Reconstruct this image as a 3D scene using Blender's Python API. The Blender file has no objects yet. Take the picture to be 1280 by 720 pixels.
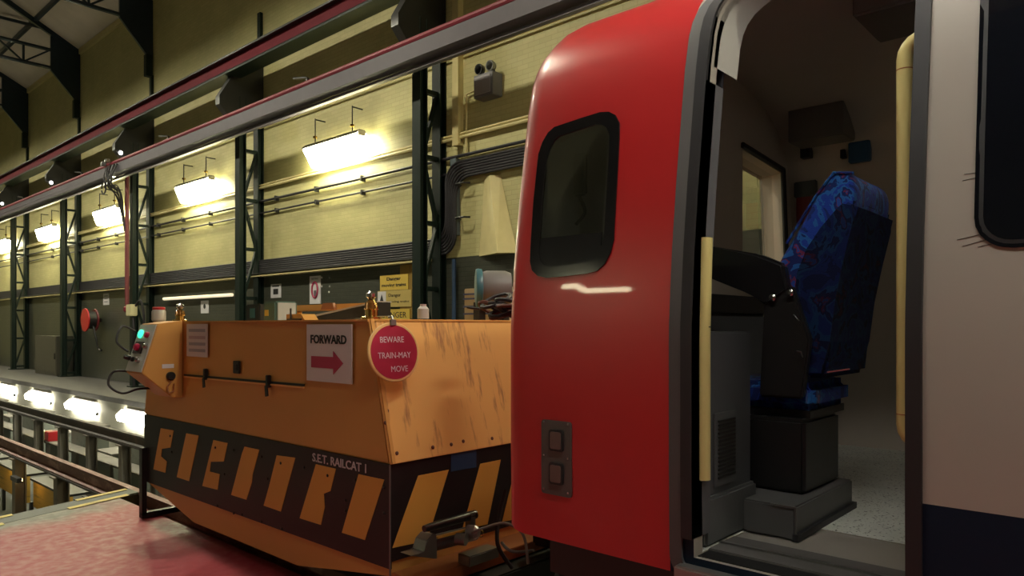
import bpy, bmesh, math, random
from mathutils import Vector, Matrix
random.seed(7)
S = bpy.context.scene
C = S.collection
E = 1.66          # eye height above the shop floor; all heights below are written relative to the eye

# ------------------------------------------------------------------ camera model
F, CX, HZ = 900.0, 640.0, 408.0
SN, CS = math.sin(math.radians(47.87)), math.cos(math.radians(47.87))
def ray(px, py):
    a = (px - CX) / F
    return (SN + CS * a, CS - SN * a, (HZ - py) / F)
def atX(px, py, X):
    d = ray(px, py); t = X / d[0]; return (X, d[1] * t, d[2] * t)
def atY(px, py, Y):
    d = ray(px, py); t = Y / d[1]; return (d[0] * t, Y, d[2] * t)

# ------------------------------------------------------------------ materials
def newmat(name):
    m = bpy.data.materials.new(name); m.use_nodes = True
    nt = m.node_tree; b = nt.nodes['Principled BSDF']
    return m, nt, b
def plain(name, col, rough=.5, metal=0., var=.12, scale=6., bump=0., spec=.5, coat=0.):
    m, nt, b = newmat(name)
    b.inputs['Roughness'].default_value = rough; b.inputs['Metallic'].default_value = metal
    b.inputs['Specular IOR Level'].default_value = spec
    b.inputs['Coat Weight'].default_value = coat
    tc = nt.nodes.new('ShaderNodeTexCoord'); n = nt.nodes.new('ShaderNodeTexNoise')
    n.inputs['Scale'].default_value = scale; n.inputs['Detail'].default_value = 5
    nt.links.new(tc.outputs['Object'], n.inputs['Vector'])
    mx = nt.nodes.new('ShaderNodeMix'); mx.data_type = 'RGBA'
    mx.inputs[6].default_value = (*[c * (1 - var) for c in col], 1)
    mx.inputs[7].default_value = (*[min(1, c * (1 + var)) for c in col], 1)
    nt.links.new(n.outputs['Fac'], mx.inputs[0]); nt.links.new(mx.outputs[2], b.inputs['Base Color'])
    if bump:
        bp = nt.nodes.new('ShaderNodeBump'); bp.inputs['Strength'].default_value = bump; bp.inputs['Distance'].default_value = .01
        nt.links.new(n.outputs['Fac'], bp.inputs['Height']); nt.links.new(bp.outputs[0], b.inputs['Normal'])
    return m
def emit(name, col, s):
    m, nt, b = newmat(name)
    b.inputs['Base Color'].default_value = (*col, 1)
    b.inputs['Emission Color'].default_value = (*col, 1); b.inputs['Emission Strength'].default_value = s
    return m
def worn(name, col, dirt, rough=.4, amount=.55, sc=(1, 1, 1), scale=3., coat=0., bump=0., soft=.12):
    """paint with patches or streaks of dirt"""
    m, nt, b = newmat(name)
    b.inputs['Roughness'].default_value = rough; b.inputs['Coat Weight'].default_value = coat
    tc = nt.nodes.new('ShaderNodeTexCoord'); mp = nt.nodes.new('ShaderNodeMapping')
    mp.inputs['Scale'].default_value = sc
    nt.links.new(tc.outputs['Object'], mp.inputs['Vector'])
    n = nt.nodes.new('ShaderNodeTexNoise'); n.inputs['Scale'].default_value = scale; n.inputs['Detail'].default_value = 9
    n.inputs['Roughness'].default_value = .65
    nt.links.new(mp.outputs[0], n.inputs['Vector'])
    r = nt.nodes.new('ShaderNodeValToRGB')
    r.color_ramp.elements[0].position = amount; r.color_ramp.elements[1].position = min(1, amount + soft)
    nt.links.new(n.outputs['Fac'], r.inputs['Fac'])
    n2 = nt.nodes.new('ShaderNodeTexNoise'); n2.inputs['Scale'].default_value = 1.3
    nt.links.new(tc.outputs['Object'], n2.inputs['Vector'])
    base = nt.nodes.new('ShaderNodeMix'); base.data_type = 'RGBA'
    base.inputs[6].default_value = (*[c * .9 for c in col], 1); base.inputs[7].default_value = (*[min(1, c * 1.1) for c in col], 1)
    nt.links.new(n2.outputs['Fac'], base.inputs[0])
    mx = nt.nodes.new('ShaderNodeMix'); mx.data_type = 'RGBA'
    nt.links.new(base.outputs[2], mx.inputs[6]); mx.inputs[7].default_value = (*dirt, 1)
    nt.links.new(r.outputs['Color'], mx.inputs[0]); nt.links.new(mx.outputs[2], b.inputs['Base Color'])
    if bump:
        bp = nt.nodes.new('ShaderNodeBump'); bp.inputs['Strength'].default_value = bump; bp.inputs['Distance'].default_value = .01
        nt.links.new(n.outputs['Fac'], bp.inputs['Height']); nt.links.new(bp.outputs[0], b.inputs['Normal'])
    return m
def brick(name, c1, c2, mortar, rough=.5, bump=.5, axes='YZ'):
    m, nt, b = newmat(name)
    b.inputs['Roughness'].default_value = rough
    tc = nt.nodes.new('ShaderNodeTexCoord'); sp = nt.nodes.new('ShaderNodeSeparateXYZ'); cb = nt.nodes.new('ShaderNodeCombineXYZ')
    nt.links.new(tc.outputs['Object'], sp.inputs[0])
    nt.links.new(sp.outputs[axes[0]], cb.inputs['X']); nt.links.new(sp.outputs[axes[1]], cb.inputs['Y'])
    bt = nt.nodes.new('ShaderNodeTexBrick'); bt.inputs['Scale'].default_value = 1
    bt.inputs['Brick Width'].default_value = .225; bt.inputs['Row Height'].default_value = .075; bt.inputs['Mortar Size'].default_value = .006
    bt.inputs['Mortar Smooth'].default_value = .4
    bt.inputs['Color1'].default_value = (*c1, 1); bt.inputs['Color2'].default_value = (*c2, 1); bt.inputs['Mortar'].default_value = (*mortar, 1)
    nt.links.new(cb.outputs[0], bt.inputs['Vector'])
    n = nt.nodes.new('ShaderNodeTexNoise'); n.inputs['Scale'].default_value = .9; n.inputs['Detail'].default_value = 7
    nt.links.new(tc.outputs['Object'], n.inputs['Vector'])
    mx = nt.nodes.new('ShaderNodeMix'); mx.data_type = 'RGBA'; mx.blend_type = 'MULTIPLY'; mx.inputs[0].default_value = .35
    nt.links.new(bt.outputs['Color'], mx.inputs[6]); nt.links.new(n.outputs['Fac'], mx.inputs[7]); nt.links.new(mx.outputs[2], b.inputs['Base Color'])
    bp = nt.nodes.new('ShaderNodeBump'); bp.inputs['Strength'].default_value = bump; bp.inputs['Distance'].default_value = .004; bp.invert = True
    nt.links.new(bt.outputs['Fac'], bp.inputs['Height']); nt.links.new(bp.outputs[0], b.inputs['Normal'])
    return m
def glassy(name, tint, refl=.25, rough=.03):
    m, nt, b = newmat(name); nt.nodes.remove(b)
    out = nt.nodes['Material Output']
    tr = nt.nodes.new('ShaderNodeBsdfTransparent'); tr.inputs[0].default_value = (*tint, 1)
    gl = nt.nodes.new('ShaderNodeBsdfGlossy'); gl.inputs['Roughness'].default_value = rough
    fr = nt.nodes.new('ShaderNodeFresnel'); fr.inputs[0].default_value = 1.5
    mt = nt.nodes.new('ShaderNodeMath'); mt.operation = 'MULTIPLY'; mt.inputs[1].default_value = refl * 4; mt.use_clamp = True
    nt.links.new(fr.outputs[0], mt.inputs[0])
    ms = nt.nodes.new('ShaderNodeMixShader')
    nt.links.new(mt.outputs[0], ms.inputs[0]); nt.links.new(tr.outputs[0], ms.inputs[1]); nt.links.new(gl.outputs[0], ms.inputs[2])
    nt.links.new(ms.outputs[0], out.inputs['Surface'])
    return m
def speckle(name, col, dot, scale=90., rough=.5):
    m, nt, b = newmat(name); b.inputs['Roughness'].default_value = rough
    tc = nt.nodes.new('ShaderNodeTexCoord')
    v = nt.nodes.new('ShaderNodeTexNoise'); v.inputs['Scale'].default_value = scale; v.inputs['Detail'].default_value = 2
    nt.links.new(tc.outputs['Object'], v.inputs['Vector'])
    r = nt.nodes.new('ShaderNodeValToRGB'); r.color_ramp.elements[0].position = .60; r.color_ramp.elements[1].position = .68
    r.color_ramp.elements[0].color = (*col, 1); r.color_ramp.elements[1].color = (*dot, 1)
    nt.links.new(v.outputs['Fac'], r.inputs['Fac'])
    n = nt.nodes.new('ShaderNodeTexNoise'); n.inputs['Scale'].default_value = 6; n.inputs['Detail'].default_value = 6
    nt.links.new(tc.outputs['Object'], n.inputs['Vector'])
    mx = nt.nodes.new('ShaderNodeMix'); mx.data_type = 'RGBA'; mx.blend_type = 'MULTIPLY'; mx.inputs[0].default_value = .4
    nt.links.new(r.outputs[0], mx.inputs[6]); nt.links.new(n.outputs['Fac'], mx.inputs[7]); nt.links.new(mx.outputs[2], b.inputs['Base Color'])
    return m
def moquette(name, k=.6):
    m, nt, b = newmat(name); b.inputs['Roughness'].default_value = .9; b.inputs['Sheen Weight'].default_value = .15 * k; b.inputs['Specular IOR Level'].default_value = .2
    tc = nt.nodes.new('ShaderNodeTexCoord')
    w = nt.nodes.new('ShaderNodeTexNoise'); w.inputs['Scale'].default_value = 5; w.inputs['Detail'].default_value = 3; w.inputs['Distortion'].default_value = 2.5
    nt.links.new(tc.outputs['Object'], w.inputs['Vector'])
    r = nt.nodes.new('ShaderNodeValToRGB'); cr = r.color_ramp; cr.interpolation = 'CONSTANT'
    cr.elements[0].position = 0; cr.elements[0].color = (.01, .03, .20, 1)
    cr.elements[1].position = .40; cr.elements[1].color = (.015, .06, .42, 1)
    for p, c in ((.50, (.02, .16, .50, 1)), (.56, (.01, .025, .16, 1)), (.63, (.22, .03, .10, 1)), (.66, (.03, .10, .45, 1))):
        e = cr.elements.new(p); e.color = c
    for e in cr.elements: e.color = (*[q * k for q in e.color[:3]], 1)
    nt.links.new(w.outputs['Fac'], r.inputs['Fac']); nt.links.new(r.outputs[0], b.inputs['Base Color'])
    n = nt.nodes.new('ShaderNodeTexNoise'); n.inputs['Scale'].default_value = 260
    nt.links.new(tc.outputs['Object'], n.inputs['Vector'])
    bp = nt.nodes.new('ShaderNodeBump'); bp.inputs['Strength'].default_value = .5; bp.inputs['Distance'].default_value = .003
    nt.links.new(n.outputs['Fac'], bp.inputs['Height']); nt.links.new(bp.outputs[0], b.inputs['Normal'])
    return m
def shop_floor(name):
    """red epoxy paint worn to grey concrete along its edges"""
    m, nt, b = newmat(name)
    tc = nt.nodes.new('ShaderNodeTexCoord'); sp = nt.nodes.new('ShaderNodeSeparateXYZ')
    nt.links.new(tc.outputs['Object'], sp.inputs[0])
    n = nt.nodes.new('ShaderNodeTexNoise'); n.inputs['Scale'].default_value = 2.2; n.inputs['Detail'].default_value = 8
    nt.links.new(tc.outputs['Object'], n.inputs['Vector'])
    # distance to the kerb line Y = 6.75 + .3 X
    m1 = nt.nodes.new('ShaderNodeMath'); m1.operation = 'MULTIPLY_ADD'; m1.inputs[1].default_value = -.30
    nt.links.new(sp.outputs['X'], m1.inputs[0]); nt.links.new(sp.outputs['Y'], m1.inputs[2])
    m2 = nt.nodes.new('ShaderNodeMath'); m2.operation = 'MULTIPLY_ADD'; m2.inputs[1].default_value = 1.0
    nt.links.new(n.outputs['Fac'], m2.inputs[0]); nt.links.new(m1.outputs[0], m2.inputs[2])
    r = nt.nodes.new('ShaderNodeMapRange'); r.inputs['From Min'].default_value = 6.7; r.inputs['From Max'].default_value = 7.15
    nt.links.new(m2.outputs[0], r.inputs['Value'])
    n3 = nt.nodes.new('ShaderNodeTexNoise'); n3.inputs['Scale'].default_value = 14; n3.inputs['Detail'].default_value = 6
    nt.links.new(tc.outputs['Object'], n3.inputs['Vector'])
    red = nt.nodes.new('ShaderNodeMix'); red.data_type = 'RGBA'
    red.inputs[6].default_value = (.24, .026, .038, 1); red.inputs[7].default_value = (.30, .04, .052, 1)
    nt.links.new(n.outputs['Fac'], red.inputs[0])
    mx = nt.nodes.new('ShaderNodeMix'); mx.data_type = 'RGBA'
    nt.links.new(r.outputs[0], mx.inputs[0]); nt.links.new(red.outputs[2], mx.inputs[6]); mx.inputs[7].default_value = (.13, .12, .10, 1)
    nt.links.new(mx.outputs[2], b.inputs['Base Color'])
    rr = nt.nodes.new('ShaderNodeMapRange'); rr.inputs['To Min'].default_value = .36; rr.inputs['To Max'].default_value = .55; b.inputs['Specular IOR Level'].default_value = .3
    rr.inputs['From Min'].default_value = .35; rr.inputs['From Max'].default_value = .65
    nt.links.new(n3.outputs['Fac'], rr.inputs['Value']); nt.links.new(rr.outputs[0], b.inputs['Roughness'])
    bp = nt.nodes.new('ShaderNodeBump'); bp.inputs['Strength'].default_value = .06; bp.inputs['Distance'].default_value = .01
    nt.links.new(n3.outputs['Fac'], bp.inputs['Height']); nt.links.new(bp.outputs[0], b.inputs['Normal'])
    return m

M = {}
M['cream'] = brick('cream painted brick', (.58, .53, .25), (.52, .48, .22), (.47, .42, .19), .55, .35)
M['creamend'] = brick('cream end brick', (.58, .53, .25), (.52, .48, .22), (.47, .42, .19), .55, .35, 'XZ')
M['olive'] = brick('olive painted brick', (.075, .078, .060), (.064, .068, .052), (.036, .040, .030), .30, .6)
M['creampaint'] = plain('cream paint', (.58, .50, .24), .5)
M['green'] = plain('dark green steel', (.005, .013, .009), .5, var=.3, spec=.25)
M['navy'] = plain('dark teal steel', (.006, .018, .030), .35, var=.3)
M['girderred'] = plain('maroon girder paint', (.12, .008, .018), .7, var=.2, spec=.2)
M['pipered'] = plain('red pipe paint', (.17, .012, .028), .5)
M['greymetal'] = plain('grey rail metal', (.085, .075, .09), .5, .1, spec=.3)
M['black'] = plain('black metal', (.012, .012, .012), .4)
M['rubber'] = plain('black rubber', (.012, .012, .014), .55, var=.2)
M['sealgrey'] = plain('grey door rubber', (.075, .075, .080), .55)
M['cable'] = plain('dark cable', (.016, .014, .018), .6)
M['steel'] = plain('bright steel', (.5, .5, .5), .25, 1.)
M['dullsteel'] = plain('dull steel', (.22, .22, .21), .4, .8)
M['roof'] = plain('roof sheet', (.50, .44, .38), .30, .3, var=.2, scale=1.5)
M['concrete'] = worn('pit concrete', (.085, .09, .075), (.04, .04, .035), .8, .55, bump=.3)
M['pitwhite'] = worn('pit wall whitewash', (.36, .35, .29), (.30, .29, .24), .8, .6)
M['walk'] = worn('walkway concrete', (.052, .048, .044), (.032, .030, .028), .6, .5)
M['kerb'] = worn('kerb concrete', (.085, .095, .08), (.05, .05, .045), .6, .55)
M['yellow'] = worn('yellow edging', (.55, .45, .12), (.2, .17, .08), .6, .55)
M['rust'] = worn('rusty rail', (.16, .07, .05), (.32, .19, .15), .55, .5, (1, .4, 1), 8)
M['raildark'] = worn('dark rail', (.05, .045, .04), (.10, .07, .055), .55, .55)
M['orange'] = worn('orange railcat paint', (.55, .275, .072), (.42, .19, .05), .38, .62, (1, 1, .25), 2.2, soft=.4)
M['orangeend'] = worn('scratched orange paint', (.70, .38, .12), (.30, .14, .06), .36, .565, (4.2, 1, .6), 2.8, soft=.10)
M['orangedark'] = plain('orange brown paint', (.30, .10, .03), .45)
M['stripe'] = worn('hazard black', (.010, .006, .007), (.022, .014, .013), .45, .6)
M['stripeyellow'] = worn('hazard yellow', (.62, .32, .06), (.28, .13, .04), .45, .66, (1, 1, .3), 4)
M['white'] = plain('white card', (.62, .60, .62), .5, var=.05)
M['paper'] = plain('lilac paper', (.55, .50, .52), .6, var=.05)
M['ink'] = plain('black ink', (.015, .015, .015), .6)
M['pink'] = plain('crimson print', (.38, .035, .09), .6)
M['discred'] = plain('sign red', (.33, .012, .04), .45)
M['signyellow'] = plain('sign yellow', (.60, .42, .07), .5)
M['signtan'] = plain('sign tan', (.50, .38, .12), .5)
M['trainred'] = plain('train red', (.44, .014, .017), .34, var=.03, coat=.22)
M['trainwhite'] = worn('train off white', (.36, .335, .29), (.30, .28, .24), .3, .62, scale=1.2, soft=.4, coat=.3)
M['trainblue'] = plain('train navy', (.004, .012, .026), .5, spec=.2)
M['lining'] = plain('cab lining', (.50, .44, .37), .5, var=.06)
M['linpale'] = plain('pale lining', (.42, .41, .38), .5, var=.05)
M['cabgrey'] = plain('cab grey', (.065, .07, .075), .45)
M['cabfloor'] = speckle('cab vinyl', (.85, .88, .80), (.16, .17, .14))
M['grabyellow'] = plain('grab rail yellow', (.62, .54, .22), .32, var=.06)
M['moquette'] = moquette('blue moquette')
M['moqshade'] = moquette('shaded moquette', .12)  # same seat fabric darkened, shade put into the colour
M['blackplastic'] = plain('black plastic', (.01, .01, .011), .28)
M['panelgrey'] = plain('panel grey', (.40, .42, .40), .4)
M['winblack'] = plain('window border black', (.008, .008, .009), .12)
M['glass'] = glassy('cab glass', (.16, .18, .17), .2)
M['screen'] = glassy('windscreen glass', (.85, .87, .84), .15)
M['darkglass'] = plain('dark saloon glass', (.004, .005, .008), .06)
M['clear'] = glassy('clear plastic', (.8, .82, .8), .3)
M['brass'] = plain('brass', (.55, .36, .12), .25, 1.)
M['teal'] = plain('teal enamel', (.07, .13, .11), .4)
M['tealbright'] = plain('teal drum rim', (.03, .11, .13), .4)
M['blue'] = plain('blue paint', (.02, .05, .11), .45)
M['redplastic'] = plain('red plastic', (.42, .015, .02), .35)
M['ochre'] = worn('ochre board', (.28, .17, .03), (.16, .10, .03), .6, .55)
M['floor'] = shop_floor('red shop floor')
M['tube'] = emit('lamp diffuser', (1, .95, .62), 60)
M['pittube'] = emit('pit lamp tube', (1, .95, .76), 30)
M['filltube'] = emit('unseen fill tube', (1, .96, .86), 75)
M['cabfill'] = emit('cab fill lens', (1, .94, .84), 12)  # fill light added inside the cab
M['dimtube'] = emit('dim tube', (1, .88, .6), .75)
M['green_led'] = emit('green indicator', (.05, 1, .5), 1.6)
M['red_led'] = plain('red button', (.35, .01, .05), .3)
M['spot'] = emit('small lamp', (1, .97, .95), 6)
M['warmpit'] = emit('pit bulkhead lamp', (1, .62, .2), 14)

# ------------------------------------------------------------------ mesh builder
class MB:
    def __init__(s): s.bm = bmesh.new()
    def face(s, pts):
        vs = [s.bm.verts.new(p) for p in pts]
        return s.bm.faces.new(vs)
    def box(s, x0, x1, y0, y1, z0, z1):
        v = [s.bm.verts.new(p) for p in ((x0,y0,z0),(x1,y0,z0),(x1,y1,z0),(x0,y1,z0),(x0,y0,z1),(x1,y0,z1),(x1,y1,z1),(x0,y1,z1))]
        for f in ((0,3,2,1),(4,5,6,7),(0,1,5,4),(1,2,6,5),(2,3,7,6),(3,0,4,7)):
            s.bm.faces.new([v[i] for i in f])
        return s
    def bar(s, p, q, w, h, up=(0,0,1)):
        p, q, up = Vector(p), Vector(q), Vector(up)
        d = (q - p).normalized(); sd = d.cross(up)
        if sd.length < 1e-4: sd = d.cross(Vector((1,0,0)))
        sd.normalize(); u = sd.cross(d)
        v = []
        for o in (p, q):
            for a, b in ((-1,-1),(1,-1),(1,1),(-1,1)):
                v.append(s.bm.verts.new(o + sd * a * w / 2 + u * b * h / 2))
        for f in ((3,2,1,0),(4,5,6,7),(0,1,5,4),(1,2,6,5),(2,3,7,6),(3,0,4,7)):
            s.bm.faces.new([v[i] for i in f])
        return s
    def prism(s, pts, vec):
        """polygon extruded by vec"""
        vec = Vector(vec)
        a = [s.bm.verts.new(p) for p in pts]; b = [s.bm.verts.new(Vector(p) + vec) for p in pts]
        n = len(pts)
        s.bm.faces.new(a[::-1]); s.bm.faces.new(b)
        for i in range(n): s.bm.faces.new((a[i], a[(i+1)%n], b[(i+1)%n], b[i]))
        return s
    def tube(s, pts, r, n=10, closed=False):
        pts = [Vector(p) for p in pts]; rings = []; up = None
        for i, p in enumerate(pts):
            a = pts[i-1] if i else (pts[-1] if closed else p); b = pts[(i+1) % len(pts)] if (i < len(pts)-1 or closed) else p
            d = (b - a).normalized()
            if up is None:
                up = d.orthogonal().normalized()
            up = (up - d * up.dot(d))
            up = up.normalized() if up.length > 1e-5 else d.orthogonal().normalized()
            sd = d.cross(up)
            rr = r[i] if isinstance(r, (list, tuple)) else r
            rings.append([s.bm.verts.new(p + (up * math.cos(2*math.pi*k/n) + sd * math.sin(2*math.pi*k/n)) * rr) for k in range(n)])
        m = len(rings)
        for i in range(m if closed else m-1):
            A, B = rings[i], rings[(i+1) % m]
            for k in range(n): s.bm.faces.new((A[k], A[(k+1)%n], B[(k+1)%n], B[k]))
        if not closed:
            s.bm.faces.new(rings[0][::-1]); s.bm.faces.new(rings[-1])
        return s
    def lathe(s, o, axis, prof, n=24):
        """prof: list of (distance along axis, radius)"""
        o, d = Vector(o), Vector(axis).normalized()
        return s.tube([o + d * h for h, r in prof], [max(r, .0005) for h, r in prof], n) if all(prof[i+1][0] > prof[i][0] for i in range(len(prof)-1)) else s._lathe(o, d, prof, n)
    def _lathe(s, o, d, prof, n, cap=True):
        up = d.orthogonal().normalized(); sd = d.cross(up); rings = []
        for h, r in prof:
            r = max(r, .0005)
            rings.append([s.bm.verts.new(o + d*h + (up*math.cos(2*math.pi*k/n) + sd*math.sin(2*math.pi*k/n))*r) for k in range(n)])
        for A, B in zip(rings, rings[1:]):
            for k in range(n): s.bm.faces.new((A[k], A[(k+1)%n], B[(k+1)%n], B[k]))
        if cap: s.bm.faces.new(rings[0][::-1]); s.bm.faces.new(rings[-1])
        return s
    def mesh(s, name, mats, bev=0., seg=2, off=(0,0,0), smooth=35):
        bm = s.bm
        if bev: 
            bmesh.ops.bevel(bm, geom=list(bm.edges), offset=bev, segments=seg, affect='EDGES', clamp_overlap=True)
        bmesh.ops.recalc_face_normals(bm, faces=bm.faces)
        for v in bm.verts: v.co = Vector((v.co.x, v.co.y, v.co.z + E)) - Vector(off)
        me = bpy.data.meshes.new(name); bm.to_mesh(me); bm.free()
        for m in (mats if isinstance(mats, (list, tuple)) else [mats]): me.materials.append(m)
        me.polygons.foreach_set('use_smooth', [True] * len(me.polygons))
        me.set_sharp_from_angle(angle=math.radians(smooth))
        return me
    def build(s, name, mats, parent=None, bev=0., seg=2, smooth=35, label=None):
        off = (0,0,0); p = parent
        while p: off = Vector(off) + p.location; p = p.parent
        me = s.mesh(name, mats, bev, seg, off, smooth)
        o = bpy.data.objects.new(name, me); C.objects.link(o); o.parent = parent
        if label: o['label'] = label
        return o
def tag(o, label, cat, group=None):
    o['label'] = label; o['category'] = cat
    if group: o['group'] = group
    return o
def thing(name, label, cat, loc, group=None):
    o = bpy.data.objects.new(name, None); C.objects.link(o); o.location = (loc[0], loc[1], loc[2] + E)
    o.empty_display_size = .1
    return tag(o, label, cat, group)
def struct(mb, name, mats, **k):
    o = mb.build(name, mats, **k); o['kind'] = 'structure'; return o
def dup(root, dloc, label=None, skip=()):
    r = root.copy(); C.objects.link(r); r.location = Vector(root.location) + Vector(dloc)
    if label: r['label'] = label
    for ch in list(root.children):
        if ch.name.split('.')[0] in skip: continue
        c = ch.copy(); C.objects.link(c); c.parent = r
        for g in list(ch.children):
            d = g.copy(); C.objects.link(d); d.parent = c
    return r
def text(s, name, mat, parent, org, xd, up, width=None, height=.1, label=None, depth=.0012, bold=.0):
    """lettering as a real thin mesh; org is the centre of the line (heights relative to the eye)"""
    cu = bpy.data.curves.new(name, 'FONT'); cu.body = s; cu.size = 1; cu.extrude = .02; cu.align_x = 'CENTER'; cu.offset = bold
    cu.resolution_u = 3
    ob = bpy.data.objects.new(name, cu); C.objects.link(ob)
    bpy.context.view_layer.update()
    me = bpy.data.meshes.new_from_object(ob.evaluated_get(bpy.context.evaluated_depsgraph_get()))
    bpy.data.objects.remove(ob)
    xs = [v.co.x for v in me.vertices]; ys = [v.co.y for v in me.vertices]
    w, h = max(xs) - min(xs), max(ys) - min(ys)
    sx = (width / w) if width else height / h; sy = height / h
    cx, cy = (max(xs) + min(xs)) / 2, (max(ys) + min(ys)) / 2
    xd, up = Vector(xd).normalized(), Vector(up).normalized(); nn = xd.cross(up)
    off = Vector((0,0,0)); p = parent
    while p: off += p.location; p = p.parent
    o0 = Vector((org[0], org[1], org[2] + E)) - off
    for v in me.vertices:
        v.co = o0 + xd * (v.co.x - cx) * sx + up * (v.co.y - cy) * sy + nn * (v.co.z / .02) * depth
    me.materials.clear(); me.materials.append(mat)
    o = bpy.data.objects.new(name, me); C.objects.link(o); o.parent = parent
    if label: o['label'] = label
    return o
def arc(c, r, a0, a1, n, u, v):
    c, u, v = Vector(c), Vector(u), Vector(v)
    return [c + (u * math.cos(math.radians(a0 + (a1-a0)*i/n)) + v * math.sin(math.radians(a0 + (a1-a0)*i/n))) * r for i in range(n+1)]
def smoothpath(pts, n=6):
    pts = [Vector(p) for p in pts]; out = []
    for i in range(len(pts) - 1):
        p0 = pts[max(i-1, 0)]; p1 = pts[i]; p2 = pts[i+1]; p3 = pts[min(i+2, len(pts)-1)]
        for k in range(n):
            t = k / n
            out.append(.5 * ((2*p1) + (-p0+p2)*t + (2*p0-5*p1+4*p2-p3)*t*t + (-p0+3*p1-3*p2+p3)*t*t*t))
    out.append(pts[-1]); return out

# ================================================================== SETTING
ZF = -E            # shop floor
ZP = ZF - 1.25     # pit floor
XW = 8.2
YN, YE = -9.0, 47.0
# floor with the slanting kerb at its end
def kerbY(x): return 6.75 + .30 * x
m = MB(); m.prism([(-8, YN, ZF), (2.62, YN, ZF), (2.62, kerbY(2.62), ZF), (-8, kerbY(-8), ZF)], (0, 0, -.25))
struct(m, 'floor', M['floor'])
m = MB(); m.prism([(-8, kerbY(-8), ZF), (2.85, kerbY(2.85), ZF), (2.85, kerbY(2.85) + .27, ZF), (-8, kerbY(-8) + .27, ZF)], (0, 0, -.3))
struct(m, 'trim_1', M['kerb'], bev=.01)
m = MB()
for a, b in ((-2, 1.62), (2.15, 2.72)):
    m.prism([(a, kerbY(a) - .05, ZF + .003), (b, kerbY(b) - .05, ZF + .003), (b, kerbY(b) + .03, ZF + .003), (a, kerbY(a) + .03, ZF + .003)], (0, 0, .003))
m.prism([(2.3, kerbY(2.3) + .2, ZF + .003), (2.8, kerbY(2.8) + .2, ZF + .003), (2.8, kerbY(2.8) + .27, ZF + .003), (2.3, kerbY(2.3) + .27, ZF + .003)], (0, 0, .003))
m.prism([(1.5, kerbY(1.5) + .2, ZF + .003), (1.75, kerbY(1.75) + .2, ZF + .003), (1.75, kerbY(1.75) + .27, ZF + .003), (1.5, kerbY(1.5) + .27, ZF + .003)], (0, 0, .003))
struct(m, 'trim_2', M['yellow'])
struct(MB().box(-8, 6.3, YN, YE, ZP - .2, ZP), 'pit_floor', M['concrete'])
struct(MB().box(2.45, 2.60, YN, 7.4, ZP, ZF - .255), 'pit_wall_near', M['concrete'])
m = MB().box(6.3, 6.5, YN, YE, ZP, ZF - .12)
struct(m, 'pit_wall_far', M['pitwhite'])
struct(MB().box(6.22, XW, YN, YE, ZF - .12, ZF), 'walkway', M['walk'], bev=.008)
# piers along the foot of the pit wall
# wall, split by height into olive dado and cream brick
m = MB(); m.box(XW, XW + .35, YN, YE, ZF, 1.14)
for f in m.bm.faces: f.material_index = 1
m.box(XW, XW + .35, YN, YE, 1.14, 9.25)
struct(m, 'wall_right', [M['cream'], M['olive']])
struct(MB().box(-8.3, -8, YN, YE, ZP, 9.25), 'wall_left', M['olive'])
struct(MB().box(-8.3, XW + .3, YN - .3, YN, ZP, 14), 'wall_near', M['creamend'])
struct(MB().box(-8.3, XW + .3, YE, YE + .3, ZP, 14), 'wall_far', M['creamend'])
# roof: corrugated sheet, two slopes
m = MB()
bm = m.bm; SL = .52
def roofz(x): return 9.30 + (XW - x) * SL if x > .1 else 9.30 + (XW - .1) * SL - (.1 - x) * SL
n = int((YE - YN) / .11)
for xa, xb in ((XW + .2, .1), (.1, -8.3)):
    prev = None
    for i in range(n + 1):
        y = YN + i * .11; dz = .04 if i % 2 else -.04
        a = bm.verts.new((xa, y, roofz(xa) + dz)); b = bm.verts.new((xb, y, roofz(xb) + dz))
        if prev: bm.faces.new((prev[0], a, b, prev[1]))
        prev = (a, b)
struct(m, 'ceiling', M['roof'], smooth=60)
struct(MB().prism([(XW + .05, YN, 9.1), (XW - .07, YN, 9.1), (XW - .07, YN, 9.28), (XW + .05, YN, 9.28)], (0, YE - YN, 0)), 'trim_3', M['creampaint'])
# purlins
# ------------------------------------------------------------------ roof trusses on the column lines
CY = [8.99 + 5.98 * k for k in range(6)]
def make_truss(y, label):
    t = thing('roof_truss', label, 'truss', (XW - .1, y, 7.5), 'steel roof trusses under the corrugated roof')
    x1 = 7.32
    MB().prism([(XW - .02, y - .04, 9.15), (XW - .02, y - .04, 7.45), (8.05, y - .04, 7.5), (x1, y - .04, 8.36), (x1, y - .04, 9.58)], (0, .08, 0)).build('gusset_plate', M['navy'], t)
    MB().box(7.98, 8.16, y - .09, y + .09, 6.95, 7.55).build('post_shoe', M['green'], t, bev=.01)
    MB().bar((XW - .02, y, 9.14), (.3, y, 9.14 + 7.88 * SL), .10, .16).build('rafter', M['navy'], t)
    MB().tube([(x1, y, 9.02), (-7, y, 9.02)], .06, 8).build('upper_tie', M['navy'], t)
    MB().tube([(x1, y, 8.44), (-7, y, 8.44)], .06, 8).build('lower_tie', M['navy'], t)
    x = x1; k = 0
    while x > 1:
        MB().bar((x, y, 8.44 if k % 2 else 9.02), (x - .75, y, 9.02 if k % 2 else 8.44), .05, .05).build('lattice_bar', M['navy'], t)
        if k % 2 == 0: MB().bar((x - .75, y, 8.46), (x - .75, y, 9.0), .06, .06, (0, 1, 0)).build('lattice_bar', M['navy'], t)
        x -= .75; k += 1
    MB().bar((5.4, y, 9.02), (4.6, y, 10.85), .07, .07).build('strut', M['navy'], t)
    return t
nm = ['first', 'second', 'third', 'fourth', 'fifth', 'sixth']
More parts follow.
